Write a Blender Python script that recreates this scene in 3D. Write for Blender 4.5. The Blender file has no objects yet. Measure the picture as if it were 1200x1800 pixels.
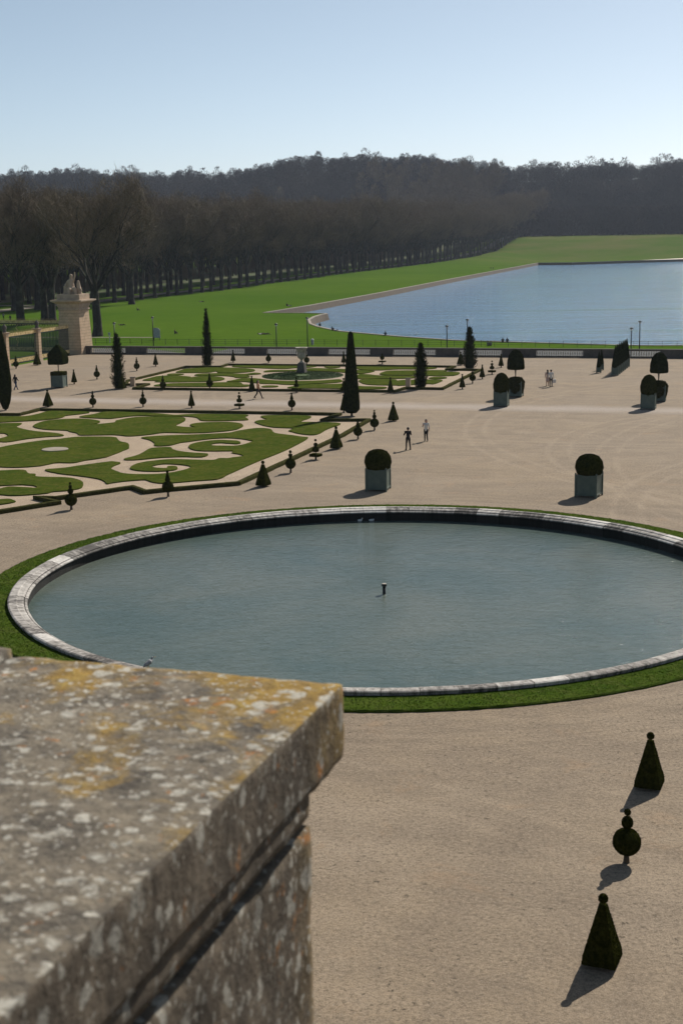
import bpy, bmesh, math, random
import numpy as np
from mathutils import Vector, Matrix, noise
from mathutils.geometry import tessellate_polygon, delaunay_2d_cdt
random.seed(7)
SC = bpy.context.scene
COL = SC.collection
R = math.radians

# ------------------------------------------------------------------ camera geometry
FPX, TH, RO, H = 2474.1, .19274, -.016669, 16.0
cT, sT = math.cos(TH), math.sin(TH)
def G(px, py, z=0.):
    """surveyed point: where the sight line through a photo pixel meets height z"""
    x = (px-600)/FPX; y = -(py-900)/FPX
    c, s = math.cos(RO), math.sin(RO)
    x, y = c*x-s*y, s*x+c*y
    r = (x, cT+y*sT, -sT+y*cT); t = (z-H)/r[2]
    return Vector((r[0]*t, r[1]*t, z))
GA = .2859                                   # the garden's axes are turned 16.4 degrees
A = Vector((math.sin(GA), math.cos(GA), 0)); B = Vector((math.cos(GA), -math.sin(GA), 0))
def E(s, t, z=0.): v = A*s+B*t; v.z = z; return v
def ST(v): return v.dot(A), v.dot(B)

# ------------------------------------------------------------------ mesh helpers
class MB:
    def __init__(s): s.v = []; s.f = []; s.sm = []
    def add(s, vs, fs, smooth=False):
        o = len(s.v); s.v += [tuple(v) for v in vs]; s.f += [tuple(i+o for i in f) for f in fs]; s.sm += [smooth]*len(fs); return s
    def box(s, c, d, rz=0.):
        cx, cy, cz = c; dx, dy, dz = d[0]/2, d[1]/2, d[2]/2; ca, sa = math.cos(rz), math.sin(rz); vs = []
        for z in (-dz, dz):
            for x, y in ((-dx,-dy),(dx,-dy),(dx,dy),(-dx,dy)): vs.append((cx+x*ca-y*sa, cy+x*sa+y*ca, cz+z))
        return s.add(vs, [(0,3,2,1),(4,5,6,7),(0,1,5,4),(1,2,6,5),(2,3,7,6),(3,0,4,7)])
    def frustum(s, c, b, t, h, smooth=False):
        cx, cy, z = c; vs = [(cx+x*b/2, cy+y*b/2, z) for x, y in ((-1,-1),(1,-1),(1,1),(-1,1))]+[(cx+x*t/2, cy+y*t/2, z+h) for x, y in ((-1,-1),(1,-1),(1,1),(-1,1))]
        return s.add(vs, [(0,3,2,1),(4,5,6,7),(0,1,5,4),(1,2,6,5),(2,3,7,6),(3,0,4,7)])
    def tube(s, p0, p1, r0, r1, n=8, smooth=True, caps=True):
        p0 = Vector(p0); p1 = Vector(p1); d = (p1-p0)
        if d.length < 1e-6: return s
        d.normalize(); u = d.orthogonal().normalized(); w = d.cross(u); vs = []
        for p, r in ((p0,r0),(p1,r1)):
            for i in range(n):
                a = 2*math.pi*i/n; vs.append(p+u*(r*math.cos(a))+w*(r*math.sin(a)))
        fs = [(i,(i+1)%n,n+(i+1)%n,n+i) for i in range(n)]
        s.add(vs, fs, smooth)
        if caps: s.f += [tuple(len(s.v)-2*n+i for i in range(n))[::-1], tuple(len(s.v)-n+i for i in range(n))]; s.sm += [False]*2
        return s
    def lathe(s, prof, c=(0,0,0), n=24, smooth=True, jit=0., a0=0.):
        vs = []; m = len(prof)
        for i in range(n):
            a = a0+2*math.pi*i/n
            for r, z in prof:
                k = 1+jit*noise.noise(Vector((math.cos(a)*3, math.sin(a)*3, z*4+c[0]))) if jit else 1
                vs.append((c[0]+r*k*math.cos(a), c[1]+r*k*math.sin(a), c[2]+z))
        fs = [(i*m+j, ((i+1)%n)*m+j, ((i+1)%n)*m+j+1, i*m+j+1) for i in range(n) for j in range(m-1)]
        return s.add(vs, fs, smooth)
    def ball(s, c, r, n=16, sz=1., jit=0.):
        m = max(6, n//2); prof = [(max(1e-4, r*math.sin(math.pi*j/m)), -r*sz*math.cos(math.pi*j/m)) for j in range(m+1)]
        return s.lathe(prof, c, n, True, jit)
    def prism(s, pts, z0, z1, bottom=False):
        n = len(pts); p2 = [Vector((p[0], p[1], 0)) for p in pts]; tri = tessellate_polygon([p2])
        s.add([(p[0], p[1], z1) for p in pts], [t if (p2[t[1]]-p2[t[0]]).cross(p2[t[2]]-p2[t[0]]).z > 0 else t[::-1] for t in tri])
        ar = sum(p2[i].x*p2[(i+1)%n].y-p2[(i+1)%n].x*p2[i].y for i in range(n))
        vs = [(p[0], p[1], z0) for p in pts]+[(p[0], p[1], z1) for p in pts]
        fs = [(i, (i+1)%n, n+(i+1)%n, n+i) for i in range(n)]
        if ar < 0: fs = [f[::-1] for f in fs]
        return s.add(vs, fs)
    def leaves(s, n, size, seed=1, out=0.):
        """small leaf faces scattered over the surface built so far"""
        rnd = random.Random(seed); V = [Vector(v) for v in s.v]; ar = []; tot = 0
        for f in s.f:
            a = 0
            for k in range(1, len(f)-1): a += (V[f[k]]-V[f[0]]).cross(V[f[k+1]]-V[f[0]]).length/2
            tot += a; ar.append(tot)
        import bisect
        fs = list(s.f)
        for _ in range(n):
            f = fs[min(len(fs)-1, bisect.bisect(ar, rnd.random()*tot))]
            a, b, c = V[f[0]], V[f[1]], V[f[2]]
            if len(f) == 4 and rnd.random() < .5: b, c = V[f[2]], V[f[3]]
            x, y = rnd.random(), rnd.random()
            if x+y > 1: x, y = 1-x, 1-y
            p = a+(b-a)*x+(c-a)*y; nn = (b-a).cross(c-a)
            if nn.length < 1e-9: continue
            nn.normalize(); d = (nn*rnd.uniform(.2,1)+Vector((rnd.gauss(0,.6), rnd.gauss(0,.6), rnd.gauss(0,.6)))).normalized()
            u = d.orthogonal().normalized(); z = size*rnd.uniform(.6,1.3); p = p+nn*rnd.uniform(-.2,out/max(size,1e-6))*size
            s.add([p-u*z*.35, p+u*z*.35, p+d*z], [(0,1,2)])
        return s
    def mesh(s, name, mat):
        me = bpy.data.meshes.new(name); me.from_pydata(s.v, [], s.f); me.materials.append(mat)
        me.polygons.foreach_set('use_smooth', s.sm); me.update(); return me
    def build(s, name, mat, parent=None, loc=None, rz=0.):
        o = bpy.data.objects.new(name, s.mesh(name, mat)); COL.objects.link(o)
        if parent: o.parent = parent
        if loc is not None: o.location = loc
        if rz: o.rotation_euler.z = rz
        return o
def tag(o, label=None, cat=None, group=None, kind=None):
    if label: o['label'] = label
    if cat: o['category'] = cat
    if group: o['group'] = group
    if kind: o['kind'] = kind
    return o
def empty(name, loc=(0,0,0), rz=0.):
    o = bpy.data.objects.new(name, None); COL.objects.link(o); o.location = loc; o.rotation_euler.z = rz; o.empty_display_size = .3; return o
def kids(o): return KID.get(o.name, [])
KID = {}
def part(mb, name, mat, parent):
    o = mb.build(name, mat, parent); KID.setdefault(parent.name, []).append(o); return o
def copy_tree(o, parent=None):
    c = o.copy(); COL.objects.link(c); c.parent = parent
    for ch in kids(o): k = copy_tree(ch, c); KID.setdefault(c.name, []).append(k)
    return c
used = set()
def place(proto, loc, rz, label, group=None, sc=1., cat=None):
    if proto.name in used: o = copy_tree(proto)
    else: used.add(proto.name); o = proto
    used.add(o.name)
    o.location = loc; o.rotation_euler = (0,0,rz); o.scale = tuple(sc) if isinstance(sc, (tuple, list)) else (sc,)*3
    o['label'] = label
    if group: o['group'] = group
    if cat: o['category'] = cat
    return o

# ------------------------------------------------------------------ materials
def mat(name, col=(.5,.5,.5), rough=.8, metal=0., spec=.3):
    m = bpy.data.materials.new(name); m.use_nodes = True; b = m.node_tree.nodes['Principled BSDF']
    b.inputs['Base Color'].default_value = (*col, 1); b.inputs['Roughness'].default_value = rough
    b.inputs['Metallic'].default_value = metal; b.inputs['Specular IOR Level'].default_value = spec
    return m
class NT:
    def __init__(s, m): s.t = m.node_tree; s.b = s.t.nodes['Principled BSDF']; s.co = s.t.nodes.new('ShaderNodeTexCoord')
    def n(s, k, **kw):
        x = s.t.nodes.new(k)
        for a, v in kw.items():
            if a in x.inputs.keys(): x.inputs[a].default_value = v
            else: setattr(x, a, v)
        return x
    def l(s, a, b): s.t.links.new(a, b)
    def scale(s, sc, src='Object'):
        m = s.n('ShaderNodeMapping'); m.inputs['Scale'].default_value = sc if isinstance(sc, tuple) else (sc,)*3
        s.l(s.co.outputs[src] if isinstance(src, str) else src, m.inputs[0]); return m.outputs[0]
    def noise(s, sc, det=4, rough=.55, dist=0., src=None):
        x = s.n('ShaderNodeTexNoise'); x.inputs['Scale'].default_value = sc; x.inputs['Detail'].default_value = det
        x.inputs['Roughness'].default_value = rough; x.inputs['Distortion'].default_value = dist
        s.l(src if src else s.co.outputs['Object'], x.inputs['Vector']); return x.outputs['Fac']
    def vor(s, sc, feat='F1', src=None, out='Distance', rnd=1.):
        x = s.n('ShaderNodeTexVoronoi', feature=feat); x.inputs['Scale'].default_value = sc; x.inputs['Randomness'].default_value = rnd
        s.l(src if src else s.co.outputs['Object'], x.inputs['Vector']); return x.outputs[out]
    def ramp(s, src, stops):
        x = s.n('ShaderNodeValToRGB'); e = x.color_ramp.elements
        while len(e) < len(stops): e.new(.5)
        for i, (p, c) in enumerate(stops):
            e[i].position = p; e[i].color = (*c, 1) if isinstance(c, tuple) else (c, c, c, 1)
        s.l(src, x.inputs[0]); return x.outputs[0]
    def mix(s, f, a, b, mode='MIX'):
        x = s.n('ShaderNodeMix', data_type='RGBA', blend_type=mode)
        for i, v in ((0,f),(6,a),(7,b)):
            if isinstance(v, (int, float)): x.inputs[i].default_value = v if i == 0 else (v,v,v,1)
            elif isinstance(v, tuple): x.inputs[i].default_value = (*v, 1)
            else: s.l(v, x.inputs[i])
        return x.outputs[2]
    def math(s, op, a, b=None, c=None):
        x = s.n('ShaderNodeMath', operation=op)
        for i, v in enumerate((a, b, c)):
            if v is None: continue
            if isinstance(v, (int, float)): x.inputs[i].default_value = v
            else: s.l(v, x.inputs[i])
        return x.outputs[0]
    def col(s, c): s.l(c, s.b.inputs['Base Color'])
    def bump(s, h, dist=.01, st=1., prev=None):
        x = s.n('ShaderNodeBump'); x.inputs['Distance'].default_value = dist; x.inputs['Strength'].default_value = st
        s.l(h, x.inputs['Height'])
        if prev: s.l(prev, x.inputs['Normal'])
        s.l(x.outputs[0], s.b.inputs['Normal']); return x.outputs[0]
def noisy(name, c1, c2, sc, rough=.85, bsc=None, bd=.01, det=4, spec=.2, stops=(.35,.65)):
    m = mat(name, c1, rough, 0, spec); t = NT(m); f = t.noise(sc, det); t.col(t.ramp(f, [(stops[0], c1), (stops[1], c2)]))
    if bsc: t.bump(t.noise(bsc, 3), bd)
    return m
M = {}
# gravel: compacted beige grit, darker pebbles, rings raked round the basin, wheel marks
PC = Vector((1.97, 64.83, 0))
def gravel(name, base, dark, warm, tracks=True):
    m = mat(name, base, .93, 0, .15); t = NT(m)
    big = t.noise(.06, 4, .6); mid = t.noise(.7, 5, .65, .4); fine = t.noise(26, 4, .75); peb = t.vor(17, out='Distance')
    c = t.ramp(big, [(.38, base), (.62, warm)])
    c = t.mix(t.ramp(mid, [(.35, .0), (.7, .55)]), c, tuple(x*.80 for x in base))
    sw = t.noise(.16, 6, .72, 1.8); c = t.mix(t.ramp(sw, [(.45, 0.), (.60, .55)]), c, (base[0]*.72, base[1]*.71, base[2]*.72)); c = t.mix(t.ramp(sw, [(.34, .5), (.44, 0.)]), c, tuple(min(1, x*1.16) for x in base))
    if tracks:
        # position relative to the basin -> polar streaks
        sx = t.n('ShaderNodeSeparateXYZ'); t.l(t.co.outputs['Object'], sx.inputs[0])
        dx = t.math('SUBTRACT', sx.outputs[0], PC.x); dy = t.math('SUBTRACT', sx.outputs[1], PC.y)
        r = t.math('SQRT', t.math('ADD', t.math('MULTIPLY', dx, dx), t.math('MULTIPLY', dy, dy)))
        an = t.math('ARCTAN2', dy, dx)
        cv = t.n('ShaderNodeCombineXYZ'); t.l(t.math('MULTIPLY', r, 2.2), cv.inputs[0]); t.l(t.math('MULTIPLY', an, 3.), cv.inputs[1])
        st = t.noise(1., 5, .65, .3, cv.outputs[0])
        near = t.ramp(t.math('DIVIDE', r, 60.), [(.28, .7), (.46, 0.)])
        c = t.mix(t.math('MULTIPLY', near, t.ramp(st, [(.45, 0.), (.62, 1.)])), c, tuple(x*.80 for x in dark))
        # streaks along the terrace
        mp = t.n('ShaderNodeMapping'); mp.inputs['Rotation'].default_value = (0,0,GA); t.l(t.co.outputs['Object'], mp.inputs[0])
        ms = t.n('ShaderNodeMapping'); ms.inputs['Scale'].default_value = (.07, .9, 1); t.l(mp.outputs[0], ms.inputs[0])
        s2 = t.noise(1., 5, .65, .6, ms.outputs[0])
        c = t.mix(t.ramp(s2, [(.5, 0.), (.72, .35)]), c, tuple(x*.78 for x in dark))
        c = t.mix(t.ramp(s2, [(.28, .35), (.45, 0.)]), c, tuple(min(1, x*1.18) for x in base))
        # the pale rolled walk that crosses the terrace
        sp = t.n('ShaderNodeSeparateXYZ'); t.l(mp.outputs[0], sp.inputs[0])
        wob = t.math('MULTIPLY', t.math('SUBTRACT', t.noise(.25, 3), .5), 2.)
        dd = t.math('ABSOLUTE', t.math('ADD', t.math('SUBTRACT', sp.outputs[1], 131.), wob))
        c = t.mix(t.ramp(t.math('DIVIDE', dd, 6.), [(.1, .55), (.55, 0.)]), c, (.50,.44,.40))
        # wheel marks: pairs of faint arcs
        for cx, cy, rr, k in ((52,74,36,.35),(38,62,18,.3),(46,100,30,.32),(70,90,52,.3),(30,150,44,.25),(-34,-4,56,.22),(58,112,47,.3)):
            ax = t.math('SUBTRACT', sx.outputs[0], float(cx)); ay = t.math('SUBTRACT', sx.outputs[1], float(cy))
            q = t.math('SQRT', t.math('ADD', t.math('MULTIPLY', ax, ax), t.math('MULTIPLY', ay, ay)))
            q = t.math('ABSOLUTE', t.math('SUBTRACT', t.math('ABSOLUTE', t.math('SUBTRACT', q, float(rr))), .8))
            f = t.math('MULTIPLY', t.ramp(q, [(.10, min(1, k*1.15)), (.32, 0.)]), t.ramp(t.noise(.3, 4, .7), [(.36, 0.), (.54, 1.)]))
            c = t.mix(f, c, tuple(min(1, x*1.30) for x in base))
    # grit: fine grains, pebbles, darker loose clods in drifts
    g2 = t.noise(9, 5, .78); drift = t.ramp(t.noise(.28, 4, .6), [(.40, .15), (.62, 1.)])
    c = t.mix(t.ramp(g2, [(.38, .60), (.50, 0.)]), c, tuple(x*.52 for x in dark))
    c = t.mix(t.ramp(g2, [(.53, 0.), (.66, .55)]), c, tuple(min(1, x*1.45) for x in base))
    c = t.mix(t.ramp(fine, [(.36, .55), (.5, 0.)]), c, tuple(x*.5 for x in dark))
    cl = t.noise(5, 5, .72)
    c = t.mix(t.math('MULTIPLY', drift, t.ramp(cl, [(.36, .9), (.43, 0.)])), c, tuple(x*.30 for x in dark))
    c = t.mix(t.ramp(peb, [(.10, .75), (.17, 0.)]), c, t.ramp(t.vor(17, out='Color'), [(.3, (.12,.10,.08)), (.7, (.45,.41,.36))]))
    rust = t.noise(.35, 5, .7, .5)
    c = t.mix(t.ramp(rust, [(.58, 0.), (.76, .5)]), c, (.34,.225,.135))
    t.col(c); n1 = t.bump(fine, .02, .9); t.bump(t.noise(2.2, 4, .6), .06, .5, n1); return m
M['gravel'] = gravel('gravel', (.300,.238,.174), (.215,.168,.122), (.32,.245,.165))
M['sand'] = gravel('pink_sand', (.44,.345,.25), (.33,.255,.185), (.46,.35,.245), False)
def grassmat(name, c1, c2, c3, sc=1.):
    m = mat(name, c1, 1., 0, .0); t = NT(m)
    c = t.ramp(t.noise(.35*sc, 5, .6), [(.35, c1), (.65, c2)]); f = t.noise(16*sc, 4, .8)
    c = t.mix(t.ramp(f, [(.35, .6), (.52, 0.)]), c, tuple(x*.45 for x in c1)); c = t.mix(t.ramp(t.noise(1.3*sc, 6, .75, .5), [(.47, 0.), (.66, .8)]), c, c3); c = t.mix(t.ramp(t.noise(5*sc, 5, .8), [(.40, .55), (.52, 0.)]), c, tuple(x*.5 for x in c1))
    t.col(c); t.bump(f, .05, 1.); return m
M['turf'] = grassmat('parterre_turf', (.050,.080,.012), (.082,.102,.017), (.115,.105,.030))
M['rim'] = grassmat('rim_turf', (.050,.090,.012), (.085,.125,.018), (.10,.12,.03), 1.3)
M['ivy'] = noisy('ground_ivy', (.038,.078,.012), (.062,.105,.018), 3, .7, 6, .12)
# big lawn: bright spring green with soft bands
m = mat('lawn', (.08,.17,.015), 1., 0, .0); t = NT(m)
c = t.ramp(t.noise(.012, 5, .6), [(.35, (.055,.110,.010)), (.7, (.082,.137,.015))])
c = t.mix(t.ramp(t.noise(.25, 5, .7), [(.4, 0.), (.75, .5)]), c, (.040,.085,.008))
sx = t.n('ShaderNodeSeparateXYZ'); t.l(t.co.outputs['Object'], sx.inputs[0])
c = t.mix(t.ramp(t.math('DIVIDE', sx.outputs[1], 1400.), [(.62, 0.), (.82, .85)]), c, t.ramp(t.noise(.02, 5, .6), [(.4, (.070,.110,.018)), (.66, (.125,.118,.045))]))
t.col(c); t.bump(t.noise(3, 4, .7), .12, .6); M['lawn'] = m
M['litter'] = noisy('leaf_litter', (.055,.05,.022), (.05,.085,.02), .05, .95, 1., .1)
M['path'] = noisy('path_grit', (.27,.24,.19), (.21,.19,.14), .4, .95)
M['road'] = noisy('asphalt', (.05,.05,.052), (.07,.07,.07), 1.5, .9)
def foliage(name, c1, c2, sc=10):
    m = mat(name, c1, 1., 0, .0); t = NT(m); t.col(t.ramp(t.noise(sc, 5, .7), [(.35, c1), (.68, c2)])); t.bump(t.noise(28, 4, .8), .05, 1.); return m
M['box'] = foliage('boxwood', (.018,.022,.004), (.060,.062,.014), 8)
M['yew'] = foliage('yew', (.011,.016,.005), (.036,.042,.012), 5)
M['hedge'] = foliage('box_hedge', (.035,.038,.012), (.085,.080,.032), 6)
M['bark'] = noisy('bark', (.05,.042,.034), (.13,.11,.085), 3, .9, 8, .04)
M['plane'] = noisy('plane_bark', (.035,.030,.023), (.15,.135,.10), .5, .9, 1.5, .15, stops=(.5,.78))
M['twig'] = mat('twigs', (.150,.108,.064), .9)
M['twig_far'] = noisy('far_twigs', (.036,.029,.030), (.070,.053,.046), .012, .9)
M['planter'] = noisy('planter_paint', (.070,.100,.082), (.10,.130,.108), 2.5, .55, 14, .01, spec=.4)
M['iron'] = mat('dark_iron', (.012,.014,.014), .5)
M['gate'] = mat('gate_iron', (.008,.022,.018), .5)
M['gold'] = noisy('gilding', (.68,.52,.27), (.36,.25,.10), 3, .5)
M['marble'] = noisy('marble', (.46,.41,.35), (.26,.23,.19), 2.2, .6, 8, .02)
M['black'] = mat('black_cloth', (.012,.012,.014), .85); M['white'] = mat('white_cloth', (.62,.60,.57), .85)
M['pink'] = mat('blush_cloth', (.42,.31,.27), .85); M['tan'] = mat('tan_cloth', (.36,.19,.10), .85); M['blue'] = mat('navy_cloth', (.03,.05,.10), .85)
M['skin'] = mat('skin', (.42,.24,.17), .6); M['hair'] = mat('dark_hair', (.015,.011,.009), .6); M['grey'] = mat('grey_cloth', (.16,.16,.17), .85)
M['sign'] = noisy('sign_board', (.30,.31,.33), (.40,.40,.42), 3, .6)
M['feather'] = noisy('grey_feathers', (.20,.21,.23), (.38,.38,.38), 14, .7); M['wfeather'] = mat('white_feathers', (.7,.7,.68), .7); M['beak'] = mat('beak', (.35,.22,.05), .5)
# limestone with bed joints
def stone(name, c1, c2, joints=None, dirt=.4):
    m = mat(name, c1, .9, 0, .2); t = NT(m); c = t.ramp(t.noise(1.2, 5, .65), [(.3, c1), (.7, c2)])
    c = t.mix(t.ramp(t.noise(.6, 5, .7, 1.), [(.5, 0.), (.75, dirt)]), c, (.06,.055,.05)); h = t.noise(12, 4, .7)
    if joints:
        sx = t.n('ShaderNodeSeparateXYZ'); t.l(t.co.outputs['Object'], sx.inputs[0])
        j = t.math('FRACT', t.math('DIVIDE', sx.outputs[2], joints)); j = t.ramp(j, [(.04, 1.), (.09, 0.)])
        c = t.mix(t.math('MULTIPLY', j, .75), c, (.05,.04,.035))
    t.col(c); t.bump(h, .02, .6); return m
M['lime'] = stone('limestone', (.48,.34,.22), (.60,.44,.30), .42)
M['limeplain'] = stone('limestone_plain', (.50,.39,.29), (.38,.29,.21))
M['balus'] = stone('balustrade_stone', (.62,.57,.49), (.50,.46,.39), None, .15)  # sunlight on the balusters is put into this paler stone colour
M['darkstone'] = stone('weathered_stone', (.13,.115,.10), (.075,.068,.06), None, .6)
M['quay'] = stone('quay_stone', (.36,.31,.25), (.24,.20,.16), None, .3)
M['quaydark'] = stone('quay_wall_stone', (.14,.105,.075), (.09,.07,.05), None, .3)
M['hillfloor'] = mat('hill_floor', (.028,.024,.020), 1.)
# basin coping: every block weathered its own way (attribute 'tint'), black streaks run across it
m = mat('coping_stone', (.4,.38,.35), .85, 0, .25); t = NT(m)
at = t.n('ShaderNodeAttribute'); at.attribute_name = 'tint'
sx = t.n('ShaderNodeSeparateXYZ'); t.l(t.co.outputs['Object'], sx.inputs[0])
an = t.math('ARCTAN2', sx.outputs[1], sx.outputs[0]); cv = t.n('ShaderNodeCombineXYZ'); t.l(t.math('MULTIPLY', an, 60.), cv.inputs[0])
rr = t.math('SQRT', t.math('ADD', t.math('MULTIPLY', sx.outputs[0], sx.outputs[0]), t.math('MULTIPLY', sx.outputs[1], sx.outputs[1]))); t.l(t.math('MULTIPLY', rr, 1.6), cv.inputs[1])
st = t.noise(1.2, 5, .75, .3, cv.outputs[0]); w = t.math('ADD', st, t.math('MULTIPLY', t.math('SUBTRACT', at.outputs['Fac'], .5), .42))
c = t.ramp(w, [(.32, (.075,.068,.062)), (.45, (.24,.22,.20)), (.62, (.46,.43,.395)), (.75, (.60,.57,.53))])
zz = t.ramp(sx.outputs[2], [(.0, 1.), (.06, .0)])
c = t.mix(t.math('MULTIPLY', zz, .97), c, (.008,.008,.006)); t.col(c); t.bump(t.noise(9, 5, .7), .03, .6); M['coping'] = m
M['kerbin'] = mat('wet_wall', (.010,.010,.008), .8, 0, .1)
# water
def water(name, body, rough, layers, refl=1.33):
    m = mat(name, body, rough, 0, .5); t = NT(m); t.b.inputs['IOR'].default_value = refl; prev = None
    for sc, d, src in layers:
        prev = t.bump(t.noise(1., 4, .6, .4, t.scale(sc)), d, 1., prev)
    return m, t
M['pool'], t = water('basin_water', (.10,.12,.10), .06, [((.5,.9,1), .07, 0), ((1.6,3.2,1), .065, 0), ((5,10,1), .022, 0)])
f = t.noise(.11, 4, .6, .5); t.col(t.ramp(f, [(.36, (.074,.108,.098)), (.64, (.118,.138,.116))]))
M['lake'], t = water('lake_water', (.035,.06,.075), .07, [((.035,.11,1), 1.2, 0), ((.28,.6,1), .55, 0), ((1.0,2.2,1), .20, 0)])
f = t.noise(1., 5, .6, .5, t.scale((.006,.03,1))); t.col(t.ramp(f, [(.35, (.125,.245,.39)), (.55, (.165,.30,.46)), (.7,(.11,.235,.29))]))  # blue of the reflected sky is put into the lake's own colour
# the lichen-covered parapet
def lichen(name, side):
    m = mat(name, (.2,.17,.13), .92, 0, .2); t = NT(m)
    P = t.co.outputs['Object']
    c = t.ramp(t.noise(9, 8, .68, .3), [(.30, (.066,.057,.047)), (.43, (.128,.109,.086)), (.56, (.205,.172,.128)), (.72, (.29,.245,.18))])
    c = t.mix(t.ramp(t.noise(55, 5, .75), [(.33, .65), (.48, 0.)]), c, (.055,.047,.040))
    c = t.mix(t.ramp(t.noise(30, 5, .75), [(.56, 0.), (.70, .6)]), c, (.36,.32,.25))
    # ochre lichen spreads from the far corner
    sx = t.n('ShaderNodeSeparateXYZ'); t.l(P, sx.inputs[0])
    q = t.math('ADD', t.math('MULTIPLY', sx.outputs[0], .50), t.math('MULTIPLY', sx.outputs[1], .75))       # 0 at the corner, falls inland
    och = t.math('ADD', t.noise(5.5, 6, .72, .6), t.math('ADD', t.math('MULTIPLY', q, .50), .075))
    c = t.mix(t.ramp(och, [(.385, 0.), (.52, .8)]), c, t.ramp(t.noise(22, 5, .7), [(.35, (.23,.135,.028)), (.55, (.36,.22,.035)), (.72, (.42,.31,.08))]))
    org = t.math('ADD', t.noise(17, 5, .72, .5), t.math('MULTIPLY', q, .08))
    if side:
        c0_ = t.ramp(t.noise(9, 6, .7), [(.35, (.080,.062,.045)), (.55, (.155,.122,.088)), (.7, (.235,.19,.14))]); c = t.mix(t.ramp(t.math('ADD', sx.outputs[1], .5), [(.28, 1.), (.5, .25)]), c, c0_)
    c = t.mix(t.ramp(org, [(.585, 0.), (.66, .9)]), c, (.42,.16,.028))
    # pale crusts: round patches of several sizes with a ragged outline
    wob = t.n('ShaderNodeMix', data_type='VECTOR'); wob.inputs[0].default_value = .035
    nz = t.n('ShaderNodeTexNoise'); nz.inputs['Scale'].default_value = 34; nz.inputs['Detail'].default_value = 4; t.l(P, nz.inputs['Vector']); t.l(P, wob.inputs[4]); t.l(nz.outputs['Color'], wob.inputs[5])
    sc = (1., 1., .75) if side else (1., 1., 1.)
    W = t.scale(sc, wob.outputs[1])
    for k, lo, hi, gate in ((9., .20, .25, .52), (18., .23, .30, .46), (34., .22, .32, .44), (75., .20, .30, .45)):
        d = t.vor(k, src=W); on = t.ramp(t.noise(k*.32, 3, .6), [(gate, 0.), (gate+.05, 1.)])
        if side: gate += .13
        rag = t.math('ADD', d, t.math('MULTIPLY', t.math('SUBTRACT', t.noise(k*4.5, 4, .75), .5), .26))
        f = t.math('MULTIPLY', t.ramp(rag, [(lo, .9), (hi, 0.)]), on)
        c = t.mix(f, c, t.ramp(t.noise(k*6, 4, .7), [(.35, (.30,.275,.225)), (.62, (.56,.53,.46))]))
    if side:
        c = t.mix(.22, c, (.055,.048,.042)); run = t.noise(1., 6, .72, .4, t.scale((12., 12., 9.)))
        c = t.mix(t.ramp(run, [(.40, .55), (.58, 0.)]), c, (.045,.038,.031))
    t.col(c); n1 = t.bump(t.noise(60, 6, .75), .006, .9); t.bump(t.noise(11, 5, .65), .02, .8, n1); return m
M['lichen'] = lichen('lichen_top', False); M['lichen_side'] = lichen('lichen_side', True)

# ------------------------------------------------------------------ terrain, lake
LAKE_Z, RIM_Z = -4.9, -3.3
def cr(pts, n=5, closed=True):
    out = []; m = len(pts)
    rng = range(m) if closed else range(m-1)
    for i in rng:
        p0 = pts[(i-1) % m] if closed or i > 0 else pts[i]; p1 = pts[i]; p2 = pts[(i+1) % m]; p3 = pts[(i+2) % m] if closed or i+2 < m else pts[(i+1) % m]
        for k in range(n):
            u = k/n; out.append(.5*((2*p1)+(-p0+p2)*u+(2*p0-5*p1+4*p2-p3)*u*u+(-p0+3*p1-3*p2+p3)*u**3))
    if not closed: out.append(pts[-1])
    return out
lk = [(945,462),(800,489),(667,515),(543,537.5),(465,550),(530,550.3),(576,551.5),(566,553.5),(554,557),(545,562),(548,569.5),(561,574.5),(579,578.5),(600,582.5),(700,591.5),(800,598.5),(1000,604.5),(1200,608)]
half = [ST(G(x, y, RIM_Z)) for x, y in lk]
far = [ST(G(x, y, RIM_Z)) for x, y in [(1005,461.5),(1100,458.5),(1200,455.7)]]
AX = -17.
s_near = half[-1][0]
left = far[::-1]+half                                     # from the far middle round the left side to the near middle
left = [(s, min(t, AX-2)) for s, t in left]
right = [(s, 2*AX-t) for s, t in left][::-1]
LK = left+right
def lake_sdf(s, t):
    d = 1e9; ins = False; n = len(LK)
    for i in range(n):
        a = LK[i]; b = LK[(i+1) % n]
        if (a[1] > t) != (b[1] > t) and s < (b[0]-a[0])*(t-a[1])/(b[1]-a[1])+a[0]: ins = not ins
        ex, ey = b[0]-a[0], b[1]-a[1]; k = max(0, min(1, ((s-a[0])*ex+(t-a[1])*ey)/(ex*ex+ey*ey+1e-9)))
        d = min(d, math.hypot(s-a[0]-k*ex, t-a[1]-k*ey))
    return -d if ins else d
def interp(x, xs, ys): return float(np.interp(x, xs, ys))
def sm(x, a, b): x = max(0, min(1, (x-a)/(b-a))); return x*x*(3-2*x)
def crest(t): return interp(t, [-1100,-900,-772,-700,-650,-597,-540,-500,-450,-394,-340,-300,-249,-160,-73,200,700], [66,76,78,75,71,70,74,80,84,85,80,74,69,68,70,66,60])
def ground(s, t):
    z = RIM_Z
    u = max(0., -135-t, t-101.)                            # beside the lake
    rise = interp(s, [0,500,700,880,1020,1200,1370,1500], [0,0,1.8,2.5,4.3,10.,17.5,18.])
    z += rise*sm(u, 8, 60)
    v = sm(s, 1015, 1250)*17.5
    z = max(z, RIM_Z+v)
    z += (crest(t)-14)*sm(s, 1270, 1500)
    if s < 245 and t < -97: z += sm(-s, -245, -190)*3.0
    z += .35*noise.noise(Vector((s*.02, t*.02, 0)))*sm(u, 20, 60)
    return z
pts = [Vector((s, t)) for s, t in LK]; n0 = len(pts)
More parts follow.
